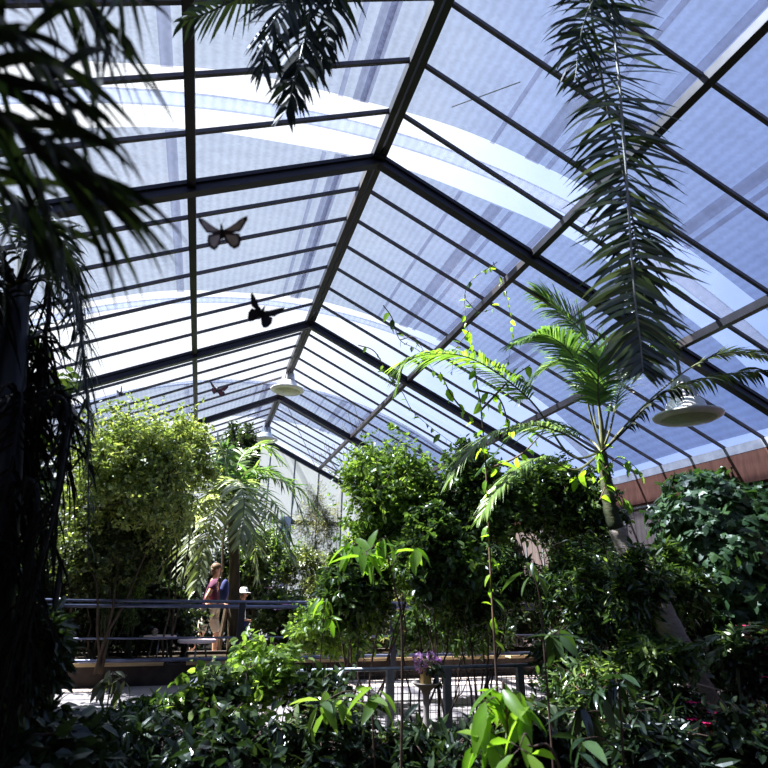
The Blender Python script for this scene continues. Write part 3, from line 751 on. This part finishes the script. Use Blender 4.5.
# near palm to the left of the camera; fronds cross the upper left and the top
tl_ = (-1.35, .15, 0)
plm = empty('palm_tree', tl_, 'nearest palm, out-of-focus black fronds crossing the upper left corner', 'palm tree')
MB().tube(spline([tl_, (-1.38,.2,1.3), (-1.25,.2,2.5)], 12), np.linspace(.13,.09,12), 12).build('trunk', M['bark'], plm, True)
tp = np.array([-1.25, .2, 2.5])
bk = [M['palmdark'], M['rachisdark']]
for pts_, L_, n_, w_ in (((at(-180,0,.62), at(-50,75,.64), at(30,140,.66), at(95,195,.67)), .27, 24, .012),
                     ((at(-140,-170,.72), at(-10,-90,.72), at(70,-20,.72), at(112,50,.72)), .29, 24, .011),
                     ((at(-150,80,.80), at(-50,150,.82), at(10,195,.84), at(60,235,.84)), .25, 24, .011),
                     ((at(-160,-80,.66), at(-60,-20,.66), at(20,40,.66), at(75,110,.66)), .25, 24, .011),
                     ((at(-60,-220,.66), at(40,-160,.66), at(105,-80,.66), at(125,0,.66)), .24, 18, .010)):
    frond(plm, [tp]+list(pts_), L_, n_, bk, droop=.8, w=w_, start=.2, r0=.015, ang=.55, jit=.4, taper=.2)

pc_ = empty('palm_tree', (-.55,-.55,0), 'palm overhead whose dark frond tips hang from the top edge left of the ridge', 'palm tree')
MB().tube(spline([(-.55,-.55,0), (-.6,-.5,1.8), (-.5,-.35,3.6)], 12), np.linspace(.13,.08,12), 12).build('trunk', M['bark'], pc_, True)
t3 = np.array([-.5,-.35,3.6])
frond(pc_, [t3, at(345,-260,1.3), at(325,-120,1.5), at(312,0,1.6), at(300,60,1.62), at(286,112,1.62)], .28, 60, gd, side=rr, droop=.9, w=.014, start=.25, ang=.45, lift=.0, jit=.25)
frond(pc_, [t3, at(320,-260,1.3), at(290,-90,1.5), at(255,-20,1.6), at(218,8,1.62), at(180,22,1.62)], .20, 24, gd, side=None, droop=1.0, w=.014, start=.35, ang=.4)
frond(pc_, [t3, at(360,-260,1.3), at(350,-120,1.5), at(335,-10,1.6), at(320,70,1.62)], .28, 50, gd, side=rr, droop=.9, w=.013, start=.3, ang=.5, jit=.3)
frond(pc_, [t3, at(340,-260,1.3), at(320,-120,1.4), at(300,-30,1.5), at(275,20,1.5), at(262,72,1.5)], .26, 40, gd, side=rr, droop=.9, w=.013, start=.3, ang=.5, jit=.3)

# shaggy dark palm, left edge
y1 = 2.6
tb = at(15, 600, y1); tb[2] = 0
pd = empty('palm_tree', tb, 'shaggy palm in black silhouette along the left edge with hanging dead fronds', 'palm tree')
tt = at(18, 285, y1)
MB().tube(spline([tb, tb*.5+tt*.5+np.array([.02,0,0]), tt], 16), np.linspace(.17,.05,16), 12).build('trunk', M['black'], pd, True)
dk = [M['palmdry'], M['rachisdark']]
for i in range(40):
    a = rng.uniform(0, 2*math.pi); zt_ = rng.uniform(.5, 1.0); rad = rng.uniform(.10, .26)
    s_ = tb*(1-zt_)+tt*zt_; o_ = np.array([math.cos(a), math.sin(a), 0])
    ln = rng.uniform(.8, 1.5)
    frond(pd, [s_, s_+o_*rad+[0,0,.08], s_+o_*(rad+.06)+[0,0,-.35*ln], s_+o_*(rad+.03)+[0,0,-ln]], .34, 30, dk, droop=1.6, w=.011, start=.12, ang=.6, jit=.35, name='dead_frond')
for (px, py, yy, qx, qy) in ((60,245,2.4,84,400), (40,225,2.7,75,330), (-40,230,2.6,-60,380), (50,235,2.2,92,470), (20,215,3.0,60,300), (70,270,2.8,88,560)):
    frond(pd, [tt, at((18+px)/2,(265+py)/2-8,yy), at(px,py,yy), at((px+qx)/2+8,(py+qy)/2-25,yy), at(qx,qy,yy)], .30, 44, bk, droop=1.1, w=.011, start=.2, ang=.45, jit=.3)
pbush('low_shrub', 'black-green undergrowth at the foot of the shaggy palm', 'shrub', 20, 655, 2.9, 40, 55, 300, 10, .10, T_LAN, M['lf_dark'], clumps=14, stems=7, shell=.3, group='low shrubs of the front bed')
for (px, yy, lb) in ((48,3.6,'thin dark cane leaning beside the shaggy palm, nearer of two'), (22,3.9,'thin dark cane behind the shaggy palm, farther of two')):
    p0 = at(px-22, 720, yy); p0[2] = 0
    tag(MB().tube(spline([p0, at(px, 640, yy), at(px+14, 560, yy)], 10), .016, 6).build('cane', M['black']), lb, 'cane')

# palm with drooping fronds, background left
yb = 10.35
bp = at(238, 600, yb); bp[2] = 0
ctr = at(232, 506, yb)
bp[2] = .22
pb = empty('palm_tree', bp, 'bushy palm with pale drooping fronds above the walking person', 'palm tree')
MB().tube(spline([bp, (bp+ctr)/2+[.04,0,0], ctr], 14), np.linspace(.10,.08,14), 12).build('trunk', M['bark'], pb, True)
BF = [((205,480),(180,500),(160,560),.5,gg), ((215,490),(195,515),(178,585),.5,gg), ((222,470),(190,462),(160,500),.4,g_), ((250,470),(285,482),(308,530),.4,g_),
      ((250,485),(280,510),(292,560),.4,g_), ((240,460),(262,445),(285,465),.4,gb), ((225,462),(215,440),(200,450),.4,gg), ((238,500),(252,530),(258,580),.45,gg),
      ((262,478),(300,490),(322,520),.35,g_), ((210,470),(175,470),(150,520),.45,gg), ((240,480),(262,470),(290,480),.4,gb), ((212,500),(182,520),(162,575),.45,gg), ((255,500),(275,520),(300,575),.4,gg), ((232,470),(228,450),(222,445),.4,g_), ((220,505),(205,540),(196,590),.45,gg), ((236,480),(244,500),(240,545),.5,gg)]
for k, (a, b2, c2, L_, mm) in enumerate(BF):
    yy = yb+(-.7, .5, .2, -.3, -.8, .4, .0, -.9, .3, .3, .6, -1.0, -.9, .7, -.6, -1.0)[k]
    frond(pb, [ctr, at(*a, (yb+yy)/2), at(*b2, yy), at(*c2, yy-.1)], L_*1.3, 38, [M['palmpale'] if mm is gg else mm[0], M['rachis']], droop=.45, w=.032, r0=.016, start=.12, ang=.35, jit=.2)
# small fern bottom right
fb_ = at(735, 700, 3.9); fb_[2] = 0
fe = empty('fern', fb_, 'small dark fern with feathery leaves at the right edge below the creeper', 'fern')
for (qx, qy) in ((700,650),(768,628),(780,660),(735,640),(690,690),(760,690)):
    frond(fe, [fb_, fb_*.5+at(735,650,3.9)*.5, at(735,645,3.9), at((735+qx)/2,(645+qy)/2-12,3.9), at(qx,qy,3.9)], .12, 28, [M['lf_mid'], M['stem']], droop=.4, w=.02, r0=.006, start=.4)

# ------------------------------------------------------------------ saplings with large drooping leaves, vines
def sapling(label, base, pts, clusters, mat, ls=.16, name='sapling', cat='sapling', r=.007, tm=T_BIG, nl=8):
    nl = int(nl*1.6)
    root = empty(name, base, label, cat)
    P = spline([base]+pts, 30)
    mb = MB().tube(P, np.linspace(r, r*.45, 30), 7); lb = MB()
    for c_ in clusters:
        k = int(np.argmin(np.linalg.norm(P-c_, axis=1)))
        k = max(0, k-2)
        Q = spline([P[k], (P[k]+c_)/2+[0,0,.04], c_], 8)
        mb.tube(Q, np.linspace(r*.5, r*.3, 8), 5)
        for j in range(nl):
            a = 2*math.pi*j/nl+rng.uniform(-.6, .6)
            D = norm(np.array([math.cos(a), math.sin(a), rng.uniform(-1.9, .25)]))
            o_ = c_+rng.normal(size=3)*.022
            mb.tube([c_, o_], r*.25, 4)
            place(lb, o_[None], D[None], norm(np.array([math.cos(a)*.5, math.sin(a)*.5, 1.])+rng.normal(size=3)*.35)[None], np.array([ls*rng.uniform(.5, 1.2)]), tm)
    mb.build('stem', M['brownstem'], root, True); lb.build('leaves', mat, root, True)
    return root
def gp(px, y): 
    p = at(px, 700, y); p[2] = 0; return p
sapling('sapling with glowing lime leaves drooping in a rosette, left of centre', gp(400,2.75), [at(402,640,2.72), at(395,590,2.7), at(385,548,2.7)],
        [at(380,540,2.7), at(352,545,2.75), at(412,552,2.65), at(366,552,2.6)], M['lf_lime'], .14, nl=6)
sapling('sapling with large lime-green leaves hanging down at the lower centre', gp(505,2.1), [at(508,740,2.05), at(505,690,2.05)],
        [at(503,690,2.05), at(485,705,2.1), at(520,712,2.0), at(480,735,2.1)], M['lf_lime'], .15, nl=6)
sapling('thin sapling with paired mid green leaves hanging right of centre', gp(548,2.9), [at(545,660,2.9), at(540,600,2.9), at(532,568,2.9)],
        [at(530,570,2.9), at(552,640,2.85), at(556,632,2.95)], M['lf_mid'], .16, nl=4)
sapling('sapling with broad leaves in front of the wire fence', gp(380,3.3), [at(372,710,3.3), at(368,695,3.3)],
        [at(345,700,3.3), at(372,690,3.2), at(322,703,3.3)], M['lf_bright'], .18, nl=5)
sapling('upright brown-stemmed sapling with few pale leaves before the middle rail', gp(316,5.2), [at(318,690,5.2), at(322,640,5.2), at(325,600,5.2)],
        [at(324,600,5.2), at(330,618,5.2)], M['lf_lime'], .15, nl=5)
sapling('small seedling with bluish leaves in front of the lit path at left', gp(108,4.6), [at(110,690,4.6), at(113,680,4.6)],
        [at(112,676,4.6), at(122,680,4.6), at(103,684,4.6)], M['lf_grey'], .13, nl=6)
sapling('sapling with dark hanging leaves by the lower trunk', gp(610,2.7), [at(620,700,2.7), at(618,680,2.7)],
        [at(618,680,2.7), at(600,690,2.7), at(585,712,2.7), at(578,740,2.5)], M['lf_gloss'], .18, nl=5)
sapling('sapling rising from the bottom edge with a single yellow-green leaf spray', gp(585,1.9), [at(560,770,1.9), at(528,745,1.9)],
        [at(520,748,1.9)], M['lf_lime'], .14, nl=3)

def vine(label, paths, y, mat, ls=.05, step=.09, base=None, name='climbing_vine', r=.006, tm=T_BIGW):
    b0 = base if base is not None else at(paths[0][0][0], paths[0][0][1], y)
    root = empty(name, b0, label, 'vine')
    mb = MB(); lb = MB()
    for pa in paths:
        pts = [at(q[0], q[1], q[2] if len(q) > 2 else y) for q in pa]
        if pa is paths[0] and base is not None: pts = [np.array(base)]+pts
        P = spline(pts, 60); 
        mb.tube(P, np.linspace(r, r*.35, 60), 5)
        L = np.concatenate([[0], np.cumsum(np.linalg.norm(np.diff(P, axis=0), axis=1))])
        ss = np.arange(step, L[-1], step*.8)+rng.uniform(-.02, .02, len(np.arange(step, L[-1], step*.8)))
        PP = np.stack([np.interp(ss, L, P[:, k]) for k in range(3)], 1)
        if pa is paths[0] and base is not None: PP = PP[PP[:, 2] > .9]
        n = len(PP); D = norm(rnd(n)+np.array([0,0,-.8]))
        place(lb, PP, D, norm(rnd(n)*.4+[0,0,1]), ls*rng.uniform(.6, 1.3, n), tm)
    mb.build('stem', M['brownstem'], root, True); lb.build('leaves', mat, root)
yv = 4.4
vine('slender climbing vine with pale leaves rising above the central shrubs', [[(495,650),(490,560),(486,470),(481,410),(475,370),(470,330)], [(486,470),(520,455),(545,430)], [(483,430),(455,400),(440,372)], [(481,410),(510,380),(530,365)], [(478,390),(500,400),(512,440)]],
     yv, M['lf_lime'], .11, .10, gp(498,yv), r=.012)
vine('dark thin vine trailing down from the rafter beside the lime palm frond', [[(383,305),(392,318),(400,340),(420,352),(440,380)], [(358,345),(375,352),(390,378),(402,392),(412,410),(428,425),(455,445)], [(400,340),(415,338),(428,360)]],
     4.8, M['lf_gloss'], .085, .10, r=.006)
vine('wispy vine with tiny leaves hanging from the purlin above the centre', [[(497,262),(468,285),(466,320),(474,352)], [(493,262),(505,290),(512,330),(508,365)], [(470,330),(455,350),(452,372)], [(466,300),(480,312),(500,305)]],
     4.3, M['lf_lime'], .06, .10, r=.004)
vine('light green vine tips sprouting over the tall shrub at left of centre', [[(385,520),(378,480),(376,455),(374,442)], [(380,490),(392,470),(398,455)], [(378,480),(362,466),(352,475)]],
     5.4, M['lf_bright'], .10, .07, r=.005)
vine('leafy climber wound around the palm crownshaft', [[(600,500),(606,480),(598,460),(606,445)], [(603,470),(618,458),(634,466),(644,480)], [(600,480),(585,470),(575,480)], [(612,490),(625,500),(634,515)]],
     4.5, M['lf_lime'], .12, .07, r=.006)

# hidden-edge details: dry sticks by trunk base
for k, (a_, b_) in enumerate((((645,684),(704,718)), ((655,690),(700,712)), ((640,680),(720,690)))):
    tag(MB().tube(spline([at(*a_, 3.9), (at(*a_, 3.9)+at(*b_, 3.95))/2+[0,0,.03], at(*b_, 4.0)], 8), [.006,.008,.009,.009,.009,.009,.008,.006], 6).build('dry_stick', M['deadstick'], None, True),
        ('pale dry stick resting in the shrubs, longest of three by the trunk base', 'short pale dry stick, middle of three by the trunk base', 'thin pale dry stick lying almost level against the leaning trunk')[k], 'stick', 'dry sticks beside the leaning trunk')

# ------------------------------------------------------------------ tables, flower bowl
for (px, py, D, lb) in ((160, 637, .44, 'round pink-topped table on the raised bed, left of a pair'), (197, 641, .52, 'round pink-topped table on the raised bed, right of a pair, larger')):
    p = at(px, py, 9.45 if px < 180 else 9.3)
    t = empty('round_table', (p[0], p[1], .22), lb, 'table', 'round pink tables')
    r = D/2*1.05
    MB().lathe([(.001, .02), (r*.97, .02), (r, .012), (r, -.01), (r*.95, -.02), (.001, -.02)], p, 32).build('table_top', M['pink'], t)
    for a in range(3):
        th = a*2.094+.5
        MB().tube([(p[0]+r*.75*math.cos(th), p[1]+r*.75*math.sin(th), .22), (p[0]+r*.45*math.cos(th), p[1]+r*.45*math.sin(th), p[2]-.015)], .012, 8).build('leg', M['galv'], t, True)
p = at(130+128*.17, 634, 9.2)
pv = at(152, 632, 9.45); tz = at(160, 637, 9.45)[2]+.02
fl = empty('flower_vase', (pv[0]+.04, pv[1], tz), 'tiny pink flower pot standing on the left pink table', 'vase')
q = (pv[0]+.04, pv[1], tz)
MB().lathe([(.001,0),(.03,0),(.045,.05),(.04,.07),(.001,.065)], q, 14).build('pot', M['bowl'], fl)
fb = MB(); a = rng.uniform(0, 6.28, 24); place(fb, np.tile(np.array(q)+[0,0,.07], (24, 1)), np.stack([np.cos(a), np.sin(a), rng.uniform(.1, 1.2, 24)], 1), np.tile([0,0,1.], (24, 1)), np.full(24, .05), T_PETAL)
fb.build('flowers', M['pink'], fl)

yp = 5.1
p = at(426, 684, yp)
ped = empty('bird_bath', (p[0], p[1], 0), 'shallow grey-brown pedestal bowl standing in front of the wire fence', 'bird bath')
MB().lathe([(.001,-.01),(.05,-.01),(.11,.004),(.125,.016),(.128,.008),(.08,-.02),(.045,-.05),(.028,-.09),(.026,-.26),(.07,-p[2]+.03),(.09,-p[2]+.0),(.001,-p[2])], p, 28).build('bowl_and_stem', M['bowl'], ped, True)
fd = empty('butterfly_feeder', (p[0], p[1], p[2]-.015), 'small yellow-brown box feeder standing on the pedestal bowl', 'feeder')
MB().box((p[0]-.038,p[1]-.038,p[2]-.012),(p[0]+.038,p[1]+.038,p[2]+.12)).build('box', M['feeder'], fd)
MB().box((p[0]-.048,p[1]-.048,p[2]+.12),(p[0]+.048,p[1]+.048,p[2]+.132)).build('lid', M['timber'], fd)
bq = empty('flower_bunch', (p[0], p[1], p[2]+.132), 'bunch of purple-pink flowers with dark leaves on top of the yellow feeder', 'flowers')
fb = MB(); lb_ = MB()
for (cx, cy, R_) in ((421,666,.05), (418,658,.04), (431,656,.028), (425,671,.035), (438,661,.02)):
    c_ = at(cx, cy, yp); n = 70
    d = norm(rnd(n)); place(fb, c_+d*R_*.8, d+rnd(n)*.3, rnd(n), np.full(n, .024), T_PETAL)
    lb_.tube([c_, p+[0,0,.13]], .004, 5)
n = 70; d = norm(rnd(n)); c_ = at(430, 664, yp)
place(lb_, c_+d*[.08,.06,.05], d+[0,0,-.3], rnd(n)*.4+[0,0,1], np.full(n, .06), T_OV)
n = 30; d = norm(rnd(n)); c_ = at(438, 674, yp-.06)
place(lb_, c_+d*[.03,.03,.07], d+[0,0,-1.3], rnd(n)*.4+[0,0,1], np.full(n, .06), T_OV)
fb.build('blossoms', M['purple'], bq); lb_.build('leaves', M['lf_dark'], bq)
# orange/blue dish behind the rail
p = at(313, 647, 9.35); p[2] = max(p[2], .24)
ds = empty('fruit_dish', (p[0], p[1], .22), 'blue dish on a short stand holding orange fruit behind the bottom rail', 'dish')
MB().lathe([(.001,.0),(.10,.0),(.20,.07),(.205,.07),(.11,-.01),(.05,-.02),(.04,.22-p[2]),(.001,.22-p[2])], p, 24).build('dish', solid('blue_glaze', (.08,.20,.40), None, 6, .3), ds, True)
for k, dx in enumerate((-.02, .10)):
    q = np.array([p[0]+dx+.02, p[1]-.03, p[2]+.07])
    MB().lathe([(.045*math.sin(math.pi*i/10)+.0005, -.045*math.cos(math.pi*i/10)) for i in range(11)], q, 16).build('orange_fruit', M['orange'], None, True)
    tag(bpy.context.scene.collection.objects[-1], ('orange fruit on the blue dish, left of two', 'orange fruit on the blue dish, right of two')[k], 'fruit', 'orange fruit on the dish')

# ------------------------------------------------------------------ butterflies
def wing(pts, th=.0):
    n = len(pts); V = [(x, y, .02*math.hypot(x, y)) for x, y in pts]
    cx = sum(a for a, _ in pts)/n; cy = sum(b for _, b in pts)/n
    inn = [((x-cx)*.66+cx, (y-cy)*.66+cy, .02*math.hypot(x, y)) for x, y in pts]
    mb = MB(); mb.add(V+inn, [(i, (i+1) % n, n+(i+1) % n, n+i) for i in range(n)], 1)
    mb.add(inn, [tuple(range(n))], 0); return mb
FORE = [(0,.05),(.35,.22),(.75,.50),(1.0,.62),(1.02,.48),(.85,.22),(.70,.02),(.35,-.04),(0,-.02)]
HIND = [(0,-.0),(.35,-.02),(.65,-.06),(.72,-.30),(.62,-.55),(.42,-.66),(.25,-.55),(.05,-.25)]
def butterfly(label, px, py, y, span, inner, edge, rot, flap):
    p = at(px, py, y)
    root = empty('butterfly', p, label, 'butterfly', 'butterflies in the air')
    Rm_ = Matrix.Rotation(rot[2], 4, 'Z') @ Matrix.Rotation(rot[0], 4, 'X') @ Matrix.Rotation(rot[1], 4, 'Y')
    s = span/2
    mi = solid('wing_'+label[:8], inner, None, 60, .6); me_ = solid('wingedge_'+label[:8], edge, None, 30, .6)
    for sg in (1, -1):
        Fm = Matrix.Rotation(-sg*flap, 4, 'Y') @ Matrix.Scale(sg*1.0, 4, (1, 0, 0))
        for nm, sh in (('forewing', FORE), ('hindwing', HIND)):
            o = wing(sh).build(nm, [mi, me_], root)
            o.matrix_parent_inverse = Matrix.Identity(4)
            o.data.transform(Rm_ @ Fm @ Matrix.Scale(s, 4))
    b = MB().tube([(0,.32*s,0),(0,.22*s,0),(0,.05*s,0),(0,-.2*s,0),(0,-.42*s,0)], [.02*s,.055*s,.07*s,.045*s,.015*s], 8)
    b.tube([(0.02*s,.30*s,.02*s),(.12*s,.52*s,.08*s)], .008*s, 4).tube([(-.02*s,.30*s,.02*s),(-.12*s,.52*s,.08*s)], .008*s, 4)
    o = b.build('body', M['black'], root, True); o.matrix_parent_inverse = Matrix.Identity(4); o.data.transform(Rm_)
butterfly('blurred pale-winged butterfly with dark wing borders flying before the left roof glass', 222, 232, 1.15, .12, (.95,.86,.78), (.07,.045,.045), (2.3, .55, -.3), .35)
butterfly('blurred black butterfly flying below the pale-winged one, by the ridge', 262, 312, 1.5, .125, (.02,.015,.025), (.01,.01,.01), (2.1, -.5, .6), .6)
butterfly('small reddish-brown butterfly flying left of the nearer ridge lamp', 217, 390, 4.2, .17, (.30,.07,.05), (.10,.03,.03), (1.3, .2, .3), .3)
butterfly('tiny dark butterfly just above the top of the sunlit tree', 122, 394, 4.5, .12, (.05,.03,.04), (.02,.02,.02), (1.2, -.5, -.6), .7)
butterfly('orange butterfly settled among the leaves of the drooping palm', 186, 510, 9.2, .12, (.75,.20,.03), (.25,.06,.02), (.9, .2, .2), .4)

# ------------------------------------------------------------------ people
def skin_obj(name, verts, edges, radii, mat, parent, sub=2, root=0):
    me = bpy.data.meshes.new(name); me.from_pydata([tuple(map(float, v)) for v in verts], edges, [])
    me.materials.append(mat)
    o = bpy.data.objects.new(name, me); col.objects.link(o); o.parent = parent
    md = o.modifiers.new('Skin', 'SKIN'); md.use_smooth_shade = True
    if not me.skin_vertices: me.skin_vertices.new()
    for i, r in enumerate(radii):
        r = r if isinstance(r, tuple) else (r, r)
        me.skin_vertices[0].data[i].radius = r
        me.skin_vertices[0].data[i].use_root = (i == root)
    s = o.modifiers.new('Sub', 'SUBSURF'); s.levels = sub; s.render_levels = sub
    return o
def ell(mb, c, r, n=14, m=9, zmin=-1, mi=0):
    V = []
    for i in range(m+1):
        ph = math.pi*i/m; z = max(math.cos(ph), zmin)
        for j in range(n):
            th = 2*math.pi*j/n; V.append((c[0]+r[0]*math.sin(ph)*math.cos(th), c[1]+r[1]*math.sin(ph)*math.sin(th), c[2]+r[2]*z))
    mb.add(V, [(i*n+j, (i+1)*n+j, (i+1)*n+(j+1) % n, i*n+(j+1) % n) for i in range(m) for j in range(n)], mi); return mb
def person(label, loc, rz, sc_, top, bottom, hat=False):
    root = empty('person', loc, label, 'person', rz=rz); root.scale = (sc_,)*3
    # x forward, y left, z up, standing height 1.72
    N = {}; V = []; E = []; R = []
    def v(k, p, r, par=None):
        N[k] = len(V); V.append(p); R.append(r)
        if par is not None: E.append((N[par], N[k]))
    v('pel', (0,0,.93), (.15,.11)); v('waist', (.0,0,1.06), (.135,.10), 'pel'); v('chest', (.02,0,1.27), (.16,.115), 'waist'); v('neck0', (.02,0,1.42), (.07,.07), 'chest')
    v('neck', (.03,0,1.47), .052, 'neck0'); v('jaw', (.055,0,1.545), (.062,.066), 'neck'); v('head', (.045,0,1.625), (.082,.092), 'jaw'); v('crown', (.03,0,1.675), (.06,.068), 'head')
    for s, nm in ((1, 'l'), (-1, 'r')):
        f = s
        v('hip'+nm, (0,.09*s,.88), .095, 'pel'); v('th'+nm, (.10*f,.10*s,.68), .082, 'hip'+nm); v('kn'+nm, (.17*f if f > 0 else -.10,.10*s,.48), .058, 'th'+nm)
        v('ca'+nm, (.16 if f > 0 else -.20,.10*s,.32), .055, 'kn'+nm); v('an'+nm, (.17 if f > 0 else -.33,.10*s,.09 if f > 0 else .13), .036, 'ca'+nm)
        v('ft'+nm, (.30 if f > 0 else -.22,.11*s,.035), (.04,.03), 'an'+nm)
        v('sh'+nm, (.02,.17*s,1.38), .062, 'chest'); v('ua'+nm, (-.03 if f < 0 else .02,.22*s,1.24), .048, 'sh'+nm); v('el'+nm, (-.10 if f < 0 else -.04,.23*s,1.10), .040, 'ua'+nm)
        ax = .04 if f < 0 else .16
        v('fa'+nm, (ax-.05,.21*s,1.03), .034, 'el'+nm); v('wr'+nm, (ax+.04,.18*s,.99), .025, 'fa'+nm); v('pa'+nm, (ax+.11,.17*s,.975), (.030,.018), 'wr'+nm)
        for q, (dy, dz, ll) in enumerate(((.030,.01,.06),(.011,.012,.075),(-.009,.01,.07),(-.028,.005,.055))):
            v('f%d'%q+nm, (ax+.14+ll*.4,.17*s+dy,.975+dz), .009, 'pa'+nm); v('g%d'%q+nm, (ax+.13+ll,.17*s+dy,.955+dz-.02), .008, 'f%d'%q+nm)
        v('tb'+nm, (ax+.10,.17*s+.035*s,.99), .010, 'pa'+nm); v('tc'+nm, (ax+.135,.17*s+.055*s,.985), .009, 'tb'+nm)
    skin_obj('body', V, E, R, M['skin'], root)
    def cl(name, keys, par, mul, mat, extra=None):
        idx = {k: i for i, k in enumerate(keys)}
        vv = [V[N[k]] for k in keys]; rad = []
        for k in keys:
            r = R[N[k]]; r = r if isinstance(r, tuple) else (r, r); rad.append((r[0]*mul+.012, r[1]*mul+.012))
        skin_obj(name, vv, [(idx[a], idx[b]) for a, b in par], rad, mat, root)
    cl('shirt', ['pel','waist','chest','shl','ual','shr','uar'], [('pel','waist'),('waist','chest'),('chest','shl'),('shl','ual'),('chest','shr'),('shr','uar')], 1.1, top)
    cl('shorts', ['pel','hipl','thl','knl','hipr','thr','knr'], [('pel','hipl'),('hipl','thl'),('thl','knl'),('pel','hipr'),('hipr','thr'),('thr','knr')], 1.12, bottom)
    for s, x0 in ((1, .245), (-1, -.27)):
        b = MB(); ell(b, (x0, .105*s, .045), (.135, .05, .05)); o = b.build('shoe', M['shoe'], None, True); o.parent = root
    b = MB(); ell(b, (.025,0,1.655), (.105,.098,.092), zmin=-.25); ell(b, (-.015,0,1.60), (.085,.088,.085))
    o = b.build('hair', M['hair'], None, True); o.parent = root
    b = MB(); ell(b, (.150,0,1.60), (.016,.013,.024)); b2 = MB()
    for s in (1, -1):
        ell(b2, (.128,.032*s,1.628), (.010,.011,.008)); ell(b, (.035,.092*s,1.60), (.02,.010,.03))
    o = b.build('nose_and_ears', M['skin'], None, True); o.parent = root
    o = b2.build('eyes', M['black'], None, True); o.parent = root
    b = MB(); ell(b, (.132,0,1.560), (.008,.024,.005)); o = b.build('mouth', solid('lips', (.4,.12,.1)), None, True); o.parent = root
    if hat:
        b = MB().lathe([(.001,1.79),(.07,1.785),(.105,1.74),(.115,1.67),(.19,1.655),(.195,1.648),(.11,1.655)], (.03,0,0), 28)
        o = b.build('hat', M['white'], None, True); o.parent = root
    return root
ypn = 11.55
hp = at(217, 563, ypn); 
person('person walking right past the far rail in a purple shirt and beige shorts', (hp[0]-.03, ypn, .015), 0, (hp[2]-.015)/1.74, M['shirt'], M['shorts'])
hp2 = at(243, 587, 11.4)
person('smaller person in a pale hat and white top behind the rail post', (hp2[0], 11.4, .015), .2, (hp2[2]-.015)/1.79, M['white'], M['denim'], True)
# blue bag
q = at(226, 590, 11.45)
bg = empty('shoulder_bag', (q[0], 11.33, q[2]-.25), 'dark blue bag held in front of the person in the purple shirt', 'bag')
b = MB(); ell(b, (q[0]-.03, 11.36, q[2]-.02), (.085,.07,.21), 16, 10); b.build('bag_body', M['denim'], bg, True)
MB().tube(spline([(q[0]-.08,11.36,q[2]+.15),(q[0]-.14,11.4,q[2]+.22),(q[0]-.19,11.5,q[2]+.10)], 8), .01, 6).build('strap', M['black'], bg, True)

# ------------------------------------------------------------------ bare trees outside
def bare_tree(label, x, y, h, seed):
    rs = np.random.default_rng(seed); root = empty('bare_tree', (x, y, -.12), label, 'tree', 'bare trees outside the glass')
    mb = MB()
    def br(p, d, l, r, k):
        q = p+d*l; mb.tube([p, (p+q)/2+rs.normal(size=3)*l*.05, q], [r, r*.8, r*.6], 5, cap=False)
        if k == 0: return
        for _ in range(3 if k > 1 else 2):
            br(p+d*l*rs.uniform(.6, 1), norm(d+rs.normal(size=3)*.45+[0,0,.12]), l*rs.uniform(.6, .8), r*.55, k-1)
    br(np.array([x, y, -.15]), np.array([0,0,1.]), h*.3, h*.02, 5)
    mb.build('branches', solid('bare_bark', (.35,.33,.34), None, 5, .9), root, True)
bare_tree('faint bare tree seen through the white glass right of the nearer ridge lamp', 6.5, 24, 12, 3)
bare_tree('faint bare tree seen through the glass above the sunlit tree', -5.5, 19, 10, 8)

# ------------------------------------------------------------------ light
w = bpy.data.worlds.new('world'); sc.world = w; w.use_nodes = True; nt = w.node_tree; nt.nodes.clear()
o = nt.nodes.new('ShaderNodeOutputWorld')
tc = node(nt, 'ShaderNodeTexCoord')
vm = node(nt, 'ShaderNodeVectorMath', operation='DOT_PRODUCT')
sd_ = Vector((-.42, .62, .66)).normalized()
vm.inputs[1].default_value = sd_
nt.links.new(tc.outputs['Generated'], vm.inputs[0])
rp = node(nt, 'ShaderNodeValToRGB')
e = rp.color_ramp.elements
e[0].position = .25; e[0].color = (.30,.41,.78,1)
e[1].position = .95; e[1].color = (1.0,1.0,1.0,1)
x_ = e.new(.62); x_.color = (.56,.68,1.0,1)
x_ = e.new(.80); x_.color = (.92,.95,1.0,1)
nt.links.new(vm.outputs['Value'], rp.inputs[0])
bgd = node(nt, 'ShaderNodeBackground', Strength=1.6)
nt.links.new(rp.outputs[0], bgd.inputs[0]); nt.links.new(bgd.outputs[0], o.inputs[0])
sun = bpy.data.lights.new('sun', 'SUN'); sun.energy = 40; sun.angle = math.radians(.6); sun.color = (1, .95, .86)
so = bpy.data.objects.new('sun', sun); col.objects.link(so)
so.rotation_euler = Vector((-.50, .22, .84)).to_track_quat('Z', 'Y').to_euler()
so.location = (-10, 5, 20)

sc.view_settings.view_transform = 'Standard'
sc.view_settings.look = 'None'
sc.view_settings.exposure = 0
sc.cycles.use_denoising = True
sc.cycles.max_bounces = 7
sc.cycles.diffuse_bounces = 3
sc.cycles.glossy_bounces = 2
sc.cycles.transparent_max_bounces = 16
sc.cycles.caustics_reflective = False
sc.cycles.caustics_refractive = False
sc.cycles.sample_clamp_indirect = 4
